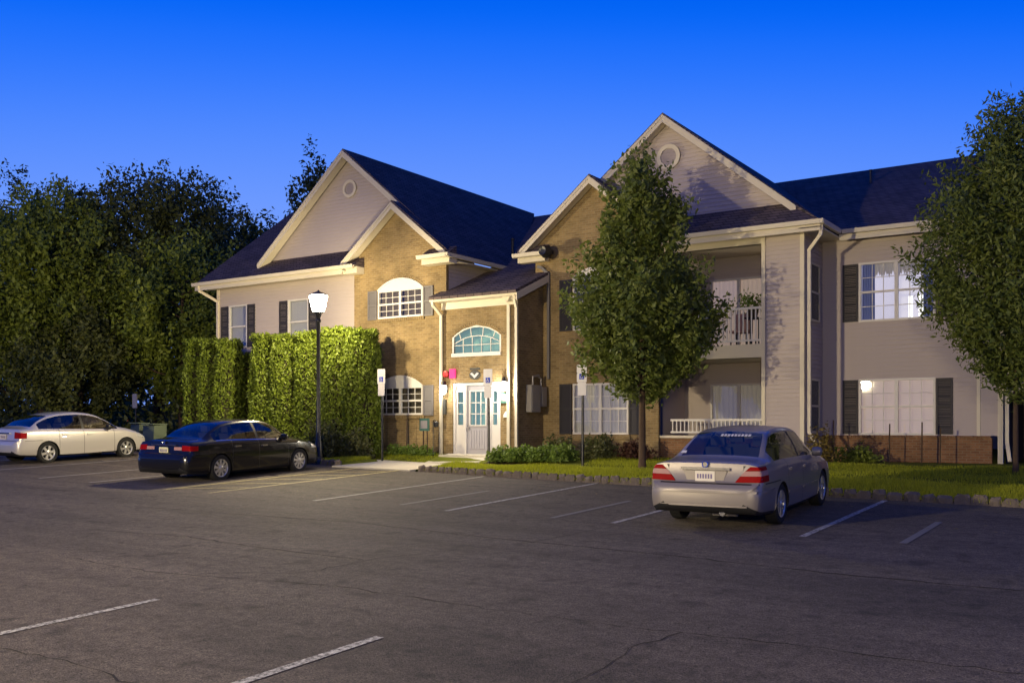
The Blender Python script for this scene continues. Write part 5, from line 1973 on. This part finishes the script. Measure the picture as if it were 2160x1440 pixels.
CAR_LZ = lambda a, b: (lambda t: (a + .05 * t, b + .07 * t))
car('parked_sedan', T_SILVER, dict(ro=1.145, wb=2.72, doors=(1.50, 2.40, 3.46), glass=[.95, 3.62], pillar=[2.36, 2.46], front=[3.04, 3.71], back=[.78, 1.40], cabin=.90, seats=(.75, 1.75),
    track=1.56, spokes=10, spoke_w=.075, handle='paint_silver', moulding=1, mirror=3.28, rear=rear_silver, lamp_z=CAR_LZ(.60, .74), arch=.36, wheel=.32),
    'paint_silver', 'silver-beige four-door sedan seen from behind in front of the balconies', (-5.80, 14.98, lot_z(-5.8, 14.98)), -.055, .038, .008)
car('parked_sedan', T_DARK, dict(ro=1.07, wb=2.775, doors=(1.45, 2.36, 3.42), glass=[.92, 3.60], pillar=[2.33, 2.42], front=[2.97, 3.70], back=[.70, 1.36], cabin=.88, seats=(.75, 1.8),
    track=1.60, spokes=9, spoke_w=.10, handle='chrome', chrome_belt=1, mirror=3.24, rear=rear_dark, lamp_z=CAR_LZ(.60, .76), arch=.365, wheel=.325, mirror_mat='paint_dark'),
    'paint_dark', 'black four-door sedan parked beside the lamp post', (-19.87, 15.87, lot_z(-19.87, 15.87) - .03), -.069, .036, .018)
car('parked_sedan', T_PALE, dict(ro=.97, wb=2.685, doors=(1.34, 2.16, 3.22), glass=[.72, 3.40], pillar=[2.14, 2.22], front=[2.77, 3.48], back=[.56, 1.16], cabin=.92, seats=(.7, 1.6),
    track=1.57, spokes=6, spoke_w=.13, handle='paint_pale', mirror=3.0, rear=rear_pale, lamp_z=CAR_LZ(.60, .76), arch=.365, wheel=.322, mirror_mat='car_black'),
    'paint_pale', 'pale silver compact sedan at the left edge of the lot', (-28.45, 16.7, lot_z(-28.45, 16.7) - .02), -.023, .036, .02)

# ------------------------------------------------------------------ trees, hedge, beds, grass
def branch(mb, a, b, r0, r1, n=5, wob=.06):
    a, b = Vector(a), Vector(b)
    L = (b - a).length
    P, R = [], []
    for i in range(n + 1):
        t = i / n
        j = Vector((random.uniform(-1, 1), random.uniform(-1, 1), random.uniform(-.4, .4))) * wob * L * (.0 if i in (0,) else .5)
        P.append(a + (b - a) * t + j)
        R.append(r0 + (r1 - r0) * t)
    mb.tube(P, R, 7)
    return P

def profile_tree(name, label, u, v, zg_, prof, ntuft, per, leaf, mname, trunk_r, group, cat='tree', upright=.6, lean=(0, 0), tuft=.30, aspect=.5):
    """tree whose crown follows a list of (height, radius); leaves sit in tufts on real twigs, thinner inside"""
    t = empty(name, (u, v, zg_), label, cat, group)
    prof = np.array(prof)
    hs = np.linspace(prof[0, 0], prof[-1, 0], 200)
    rs = np.interp(hs, prof[:, 0], prof[:, 1])
    # lumpy outline: radius varies with bearing and height
    ph = RNG.random(8) * 6.28
    def lump(a, h):
        return 1 + .13 * np.sin(2 * a + ph[0] + h * .9) + .15 * np.sin(3 * a + ph[1] - h * 2.1) + .13 * np.sin(5 * a + ph[2] + h * 3.3) + .08 * np.sin(7 * a + ph[3] - h * 5)
    pw = (rs ** 1.5) / (rs ** 1.5).sum()
    h = RNG.choice(hs, ntuft, p=pw)
    a = RNG.random(ntuft) * 2 * np.pi
    rr = np.interp(h, hs, rs) * lump(a, h) * np.sqrt(.18 + .82 * RNG.random(ntuft)) * (1 + .10 * np.clip(RNG.normal(size=ntuft), -1.5, 1.3))
    ztop = prof[-1, 0]
    c = np.stack([u + rr * np.cos(a) + lean[0] * (h - prof[0, 0]), v + rr * np.sin(a) + lean[1] * (h - prof[0, 0]), h], 1)
    # some empty pockets
    holes = c[RNG.choice(ntuft, max(3, ntuft // 28))]
    keep = np.ones(ntuft, bool)
    for q in holes:
        dist = np.linalg.norm(c - q - RNG.normal(size=3) * .2, axis=1)
        keep &= ~((dist < tuft * 1.5) & (RNG.random(ntuft) < .8))
    c = c[keep]
    pos, out = [], []
    for q in c:
        k = int(per * RNG.uniform(.6, 1.4))
        d = np.array([q[0] - u, q[1] - v, 0]) * .5
        d = d / (np.linalg.norm(d) + .3)
        d[2] = upright
        d /= np.linalg.norm(d)
        s = np.clip(RNG.normal(size=(k, 1)), -1.6, 1.6) * tuft * 1.05
        pos.append(q + d * s + np.clip(RNG.normal(size=(k, 3)), -1.5, 1.5) * tuft * (.5 - .14 * np.abs(s) / tuft))
    pos = np.concatenate(pos)
    ax = leaf_axes(len(pos), leaf, aspect, .25)
    cards('crown', pos, *ax, mname, t)
    mb = MB()
    z0 = prof[0, 0]
    top = prof[0, 0] + (ztop - prof[0, 0]) * .86
    ctr = lambda z: (u + lean[0] * max(z - z0, 0), v + lean[1] * max(z - z0, 0), z)
    P = [Vector((u, v, zg_ - .1)), Vector((u, v, zg_ + .25)), Vector(ctr(z0 * .6 + zg_ * .4)), Vector(ctr(z0)), Vector(ctr((z0 + top) / 2)), Vector(ctr(top))]
    mb.tube(P, [trunk_r * 1.35, trunk_r * 1.05, trunk_r, trunk_r * .85, trunk_r * .5, .015], 10)
    for k in range(26):
        zz = z0 + (top - z0) * (k + .3) / 26 * .9
        q = c[np.argmin(np.abs(c[:, 2] - zz - .7) + RNG.random(len(c)) * .8)]
        branch(mb, ctr(zz), q, trunk_r * .38 * (1 - .6 * k / 26), .008, 5, .05)
    mb.build('trunk', 'bark', t, smooth=60)
    return t

profile_tree('street_tree', 'young pear-shaped tree with a slim trunk on the lawn before the right brick bay', -10.85, 22.3, lawn_z(-10.8, 22.3),
             [(3.0, .35), (3.3, 1.0), (3.9, 1.5), (4.7, 1.72), (5.5, 1.5), (6.3, 1.1), (7.2, .82), (8.0, .68), (8.5, .42), (8.95, .1)], 1150, 46, .070, 'leaf_tree', .085, 'young street trees on the lawn', upright=1.1, tuft=.24)
profile_tree('street_tree', 'leafy young tree in front of the right wing, partly outside the right edge', -2.6, 23.4, lawn_z(-2.6, 23.4),
             [(2.95, .3), (3.4, .8), (4.3, 1.3), (5.5, 1.58), (6.6, 1.5), (7.5, 1.15), (8.3, .7), (9.0, .15)], 1400, 52, .064, 'leaf_tree', .055, 'young street trees on the lawn', upright=.7, tuft=.28, aspect=.36)

BG = 'tall dark trees behind the parked cars'
profile_tree('background_tree', 'broad olive tree at the far left edge behind the pale car', -42.5, 25.5, 1.4,
             [(4.2, 1.2), (5, 3.0), (7, 4.2), (9, 4.0), (10.6, 3.0), (12.0, 1.5), (12.8, .3)], 900, 90, .10, 'leaf_far', .28, BG, tuft=.55)
profile_tree('background_tree', 'tallest dark rounded tree rising left of the building', -42.2, 31.5, 1.4,
             [(4.0, 1.0), (6, 3.8), (8.5, 5.0), (10.8, 4.9), (12.6, 4.0), (13.9, 2.4), (14.7, .5)], 1000, 90, .11, 'leaf_far_shaded', .3, BG, tuft=.6)
profile_tree('background_tree', 'mid-height olive tree with drooping boughs beside the left end of the building', -35.4, 27.6, 1.4,
             [(3.0, .5), (4.6, 1.9), (6.2, 2.7), (8, 2.6), (9.4, 1.8), (10.4, .5)], 420, 56, .10, 'leaf_far', .18, BG, tuft=.45)
profile_tree('background_tree', 'low spreading dark tree behind the pale car', -38.2, 24.6, 1.4,
             [(2.6, 1.0), (3.2, 2.2), (4.4, 2.5), (5.8, 1.8), (7.0, .4)], 360, 56, .10, 'leaf_far_shaded', .16, BG, tuft=.45)
profile_tree('background_tree', 'slender dark conifer peeping over the ridge left of the tall left gable', -42.0, 42.0, 1.4,
             [(6, 2.3), (10, 2.4), (13, 1.9), (15.2, 1.2), (17, .75), (18.7, .15)], 400, 60, .12, 'leaf_far_shaded', .2, BG, upright=1.4, tuft=.5)
profile_tree('background_tree', 'thin dark treetop over the roof slope at the left end', -44.5, 40.0, 1.4,
             [(5, 2.2), (9, 2.4), (11.5, 1.7), (13.5, .9), (14.8, .2)], 300, 60, .12, 'leaf_far_shaded', .2, BG, upright=1.2, tuft=.5)
profile_tree('background_tree', 'dark tree deep behind the far left edge', -54.5, 31, 1.4,
             [(2.5, 2), (5, 4.8), (9, 5.2), (12.5, 4.2), (15, 2.2), (16.2, .4)], 700, 80, .11, 'leaf_far_shaded', .3, BG, tuft=.6)
# dark brush under the trees
n = 14000
uu = RNG.uniform(-75, -30.2, n)
vv = RNG.uniform(24, 36, n) + np.where(uu < -45, 2, 0)
hh = np.abs(RNG.normal(size=n)) * (.7 + .5 * np.sin(uu * 1.3) ** 2 + .4 * np.sin(uu * .5 + 1) ** 2)
p = np.stack([uu, vv, 1.35 + np.minimum(hh, 2.6)], 1)
o = cards('undergrowth', p, *leaf_axes(n, .12, .5), 'leaf_far_shaded')
prop(o, 'dark tangled brush under the trees behind the cars', 'undergrowth', None, 'stuff')

n = 16000
uu = RNG.uniform(-150, -34, n)
vv = RNG.uniform(46, 60, n)
zz = 1.2 + RNG.random(n) ** 1.3 * (6.5 + 2.2 * np.sin(uu * .31) + 1.4 * np.sin(uu * .9 + 2))
o = cards('far_wood', np.stack([uu, vv, zz], 1), *leaf_axes(n, .34, .6), 'leaf_far_shaded')
prop(o, 'dark wood far behind the trees at the left', 'wood', None, 'stuff')

# clipped arborvitae hedge: one plant after another
HG = 'clipped arborvitae in the hedge before the left wing'
def arborvitae(u, v, rx, ry, top, label, mname='leaf_hedge', n=6500):
    z0 = lawn_z(u, v)
    t = empty('arborvitae', (u, v, z0), label, 'hedge shrub', HG)
    a = RNG.random(n) * 2 * np.pi
    h = RNG.random(n) ** .85
    ztop = top - z0
    tap = np.interp(h, [0, .08, .5, .86, .96, 1.0], [.82, .96, 1.0, .92, .74, .30])
    lump = 1 + .05 * np.sin(4 * a + h * 9 + u) + .05 * np.sin(7 * a - h * 14 + 2 * u) + .05 * RNG.normal(size=n)
    r = tap * lump * (.9 + .12 * RNG.random(n))
    cap = RNG.random(n) < .12
    r = np.where(cap, r * np.sqrt(RNG.random(n)), r)
    hz = np.where(cap, .96 + .05 * RNG.random(n) + .02 * np.sin(a * 5), h)
    p = np.stack([u + rx * r * np.cos(a), v + ry * r * np.sin(a), z0 + .06 + hz * ztop], 1)
    ax, bx = leaf_axes(n, .05, .5, -.7)
    cards('foliage', p, ax, bx, mname, t)
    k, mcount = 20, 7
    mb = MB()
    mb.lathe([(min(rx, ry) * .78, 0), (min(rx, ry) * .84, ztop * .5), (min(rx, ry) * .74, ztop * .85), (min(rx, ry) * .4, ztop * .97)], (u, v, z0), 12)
    s = mb.build('dark_core', 'dark_ground', t)  # opaque dark core, added to block light through the leaves
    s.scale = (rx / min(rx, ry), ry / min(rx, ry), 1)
    return t
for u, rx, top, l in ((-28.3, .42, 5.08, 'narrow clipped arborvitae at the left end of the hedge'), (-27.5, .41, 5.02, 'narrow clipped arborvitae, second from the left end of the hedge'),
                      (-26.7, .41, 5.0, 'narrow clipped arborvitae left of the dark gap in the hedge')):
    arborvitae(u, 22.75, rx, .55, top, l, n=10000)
arborvitae(-26.85, 23.5, .5, .4, 4.6, 'arborvitae added behind the gap of the hedge to keep it dark', n=5000)  # extra shrub, put in so the gap between the plants reads dark
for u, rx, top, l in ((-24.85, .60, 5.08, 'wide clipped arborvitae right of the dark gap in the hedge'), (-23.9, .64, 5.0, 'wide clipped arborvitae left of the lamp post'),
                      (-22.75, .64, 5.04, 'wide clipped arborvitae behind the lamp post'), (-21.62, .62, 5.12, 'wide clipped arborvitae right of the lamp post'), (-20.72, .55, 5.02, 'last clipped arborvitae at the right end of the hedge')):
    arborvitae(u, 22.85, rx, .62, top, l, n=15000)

def shrub(name, u, v, rx, ry, h, mname, label, n=1500, leaf=.05, cat='shrub', group=None):
    z = lawn_z(u, min(v, 24.6))
    t = empty(name, (u, v, z), label, cat, group)
    d = unit(n)
    d[:, 2] = np.abs(d[:, 2])
    r = (.45 + .6 * RNG.random((n, 1))) * (1 + .18 * np.sin(d[:, :1] * 7 + u) + .15 * np.sin(d[:, 1:2] * 9))
    p = np.array([u, v, z + .02]) + d * r * [rx, ry, h]
    cards('foliage', p, *leaf_axes(n, leaf, .5), mname, t)
    mb = MB()
    for k in range(9):
        q = p[RNG.integers(n)]
        branch(mb, (u + random.uniform(-.1, .1) * rx, v, z - .03), q, .014, .004, 4)
    mb.build('stems', 'bark', t)
shrub('low_shrub', -21.3, 21.75, .75, .5, 1.05, 'leaf_shrub', 'loose brownish-green shrub at the foot of the hedge by the lamp post', 2600)
shrub('low_shrub', -20.3, 22.1, .5, .45, .95, 'leaf_shrub', 'smaller loose shrub at the right foot of the hedge', 1700)
shrub('low_shrub', -12.9, 23.9, .55, .45, .6, 'leaf_shrub', 'rounded pale green shrub behind the sign left of the street tree', 1900)
shrub('low_shrub', -12.0, 24.2, .55, .42, .45, 'leaf_red', 'dark reddish shrub under the lower window behind the street tree', 1500)
shrub('low_shrub', -14.5, 24.3, .5, .4, .5, 'leaf_shrub', 'dark green shrub in the inner corner beside the entrance', 1500)
shrub('low_shrub', -7.15, 24.9, .38, .4, .85, 'leaf_gold', 'small golden shrub at the foot of the corner downspout', 900)
shrub('low_shrub', -6.6, 26.2, .6, .4, .42, 'leaf_far', 'low dark shrub in front of the low brick wall of the right wing', 900)
for u, v, rx, h, l in ((-15.35, 22.9, .62, .36, 'bushy green bed plant at the foot of the sign before the front door'), (-14.6, 23.0, .6, .36, 'bushy green bed plant just right of the sign before the front door'),
                       (-13.8, 23.1, .6, .40, 'bushy green bed plant furthest right in the bed before the entrance')):
    shrub('bed_plant', u, v, rx, .6, h, 'leaf_bed', l, 2400, .055, 'bed plant', 'bushy plants in the bed before the entrance')
for k, (u, v) in enumerate(((-19.9, 23.5), (-19.3, 23.55), (-18.75, 23.5))):
    shrub('low_shrub', u, v, .38, .25, .3, 'leaf_bed', ('low green tuft against the left bay, beside the hedge', 'low green tuft against the middle of the left bay', 'low green tuft against the left bay, beside the front path')[k], 500, .05)
MB().mesh([(u, v, lawn_z(u, v) + .02) for u, v in ((-16.0, 22.0), (-13.2, 22.05), (-11.2, 23.5), (-11.2, 24.6), (-15.7, 24.0))], [(0, 1, 2, 3, 4)]).build('planting_bed', 'soil', kind='structure', label='bare mulch bed before the entrance')

# grass blades
def grass_on(n, fu, fv, hgt):
    u = RNG.uniform(fu[0], fu[1], n)
    t = RNG.random(n)
    cv = np.array([curb_v(x) for x in u])
    v = cv + fv[0] + (fv[1] - fv[0]) * t
    ok = ~((u > RAMP[0] - .35) & (u < RAMP[1] + .35) & (v < cv + WALK_NEAR + .03)) & ~((u > WALK[0] - .03) & (u < WALK[1] + .03) & (v > cv + WALK_NEAR)) & ~((v > cv + WALK_NEAR - .03) & (v < cv + WALK_FAR + .02)) & (v < 24.3)
    ok &= ~((u > -15.9) & (u < -12.8) & (v > 22.2) & (v < 24.5))
    u, v = u[ok], v[ok]
    z = np.array([lawn_z(a, b) for a, b in zip(u, v)])
    m = len(u)
    patchy = .75 + .5 * np.sin(u * 1.9 + 1) * np.sin(v * 2.7) + .25 * RNG.random(m)
    a = np.stack([RNG.normal(size=m) * .022, RNG.normal(size=m) * .022, hgt * np.clip(patchy, .4, 1.5)], 1)
    th = RNG.random(m) * np.pi
    b = np.stack([np.cos(th), np.sin(th), 0 * th], 1) * .0065
    return np.stack([u, v, z], 1), a, b
A = grass_on(90000, (-30, 3), (-.09, 1.53), .09)
B = grass_on(110000, (-30, 3), (WALK_FAR, 6.4), .075)
o = cards('grass', np.concatenate([A[0], B[0]]), np.concatenate([A[1], B[1]]), np.concatenate([A[2], B[2]]), 'grass', tri=True)
prop(o, 'short grass of the curb strip and the lawn', 'grass', None, 'stuff')

# a few fallen leaves blown over the lot, thickest along the curb
n = 150
uu = RNG.uniform(-16, 3, n)
vv = np.array([curb_v(x) for x in uu]) - .25 - np.abs(RNG.normal(size=n)) * 2.4
p = np.stack([uu, vv, [lot_z(a, b) + .012 for a, b in zip(uu, vv)]], 1)
th = RNG.random(n) * 6.28
sz = RNG.uniform(.02, .045, (n, 1))
a = np.stack([np.cos(th), np.sin(th), .1 * np.sin(th * 3)], 1) * sz
b = np.stack([-np.sin(th), np.cos(th), .1 * np.cos(th * 2)], 1) * sz * .6
o = cards('fallen_leaves', p, a, b, 'leaf_gold')
prop(o, 'dry leaves scattered over the asphalt by the curb', 'leaves', None, 'stuff')
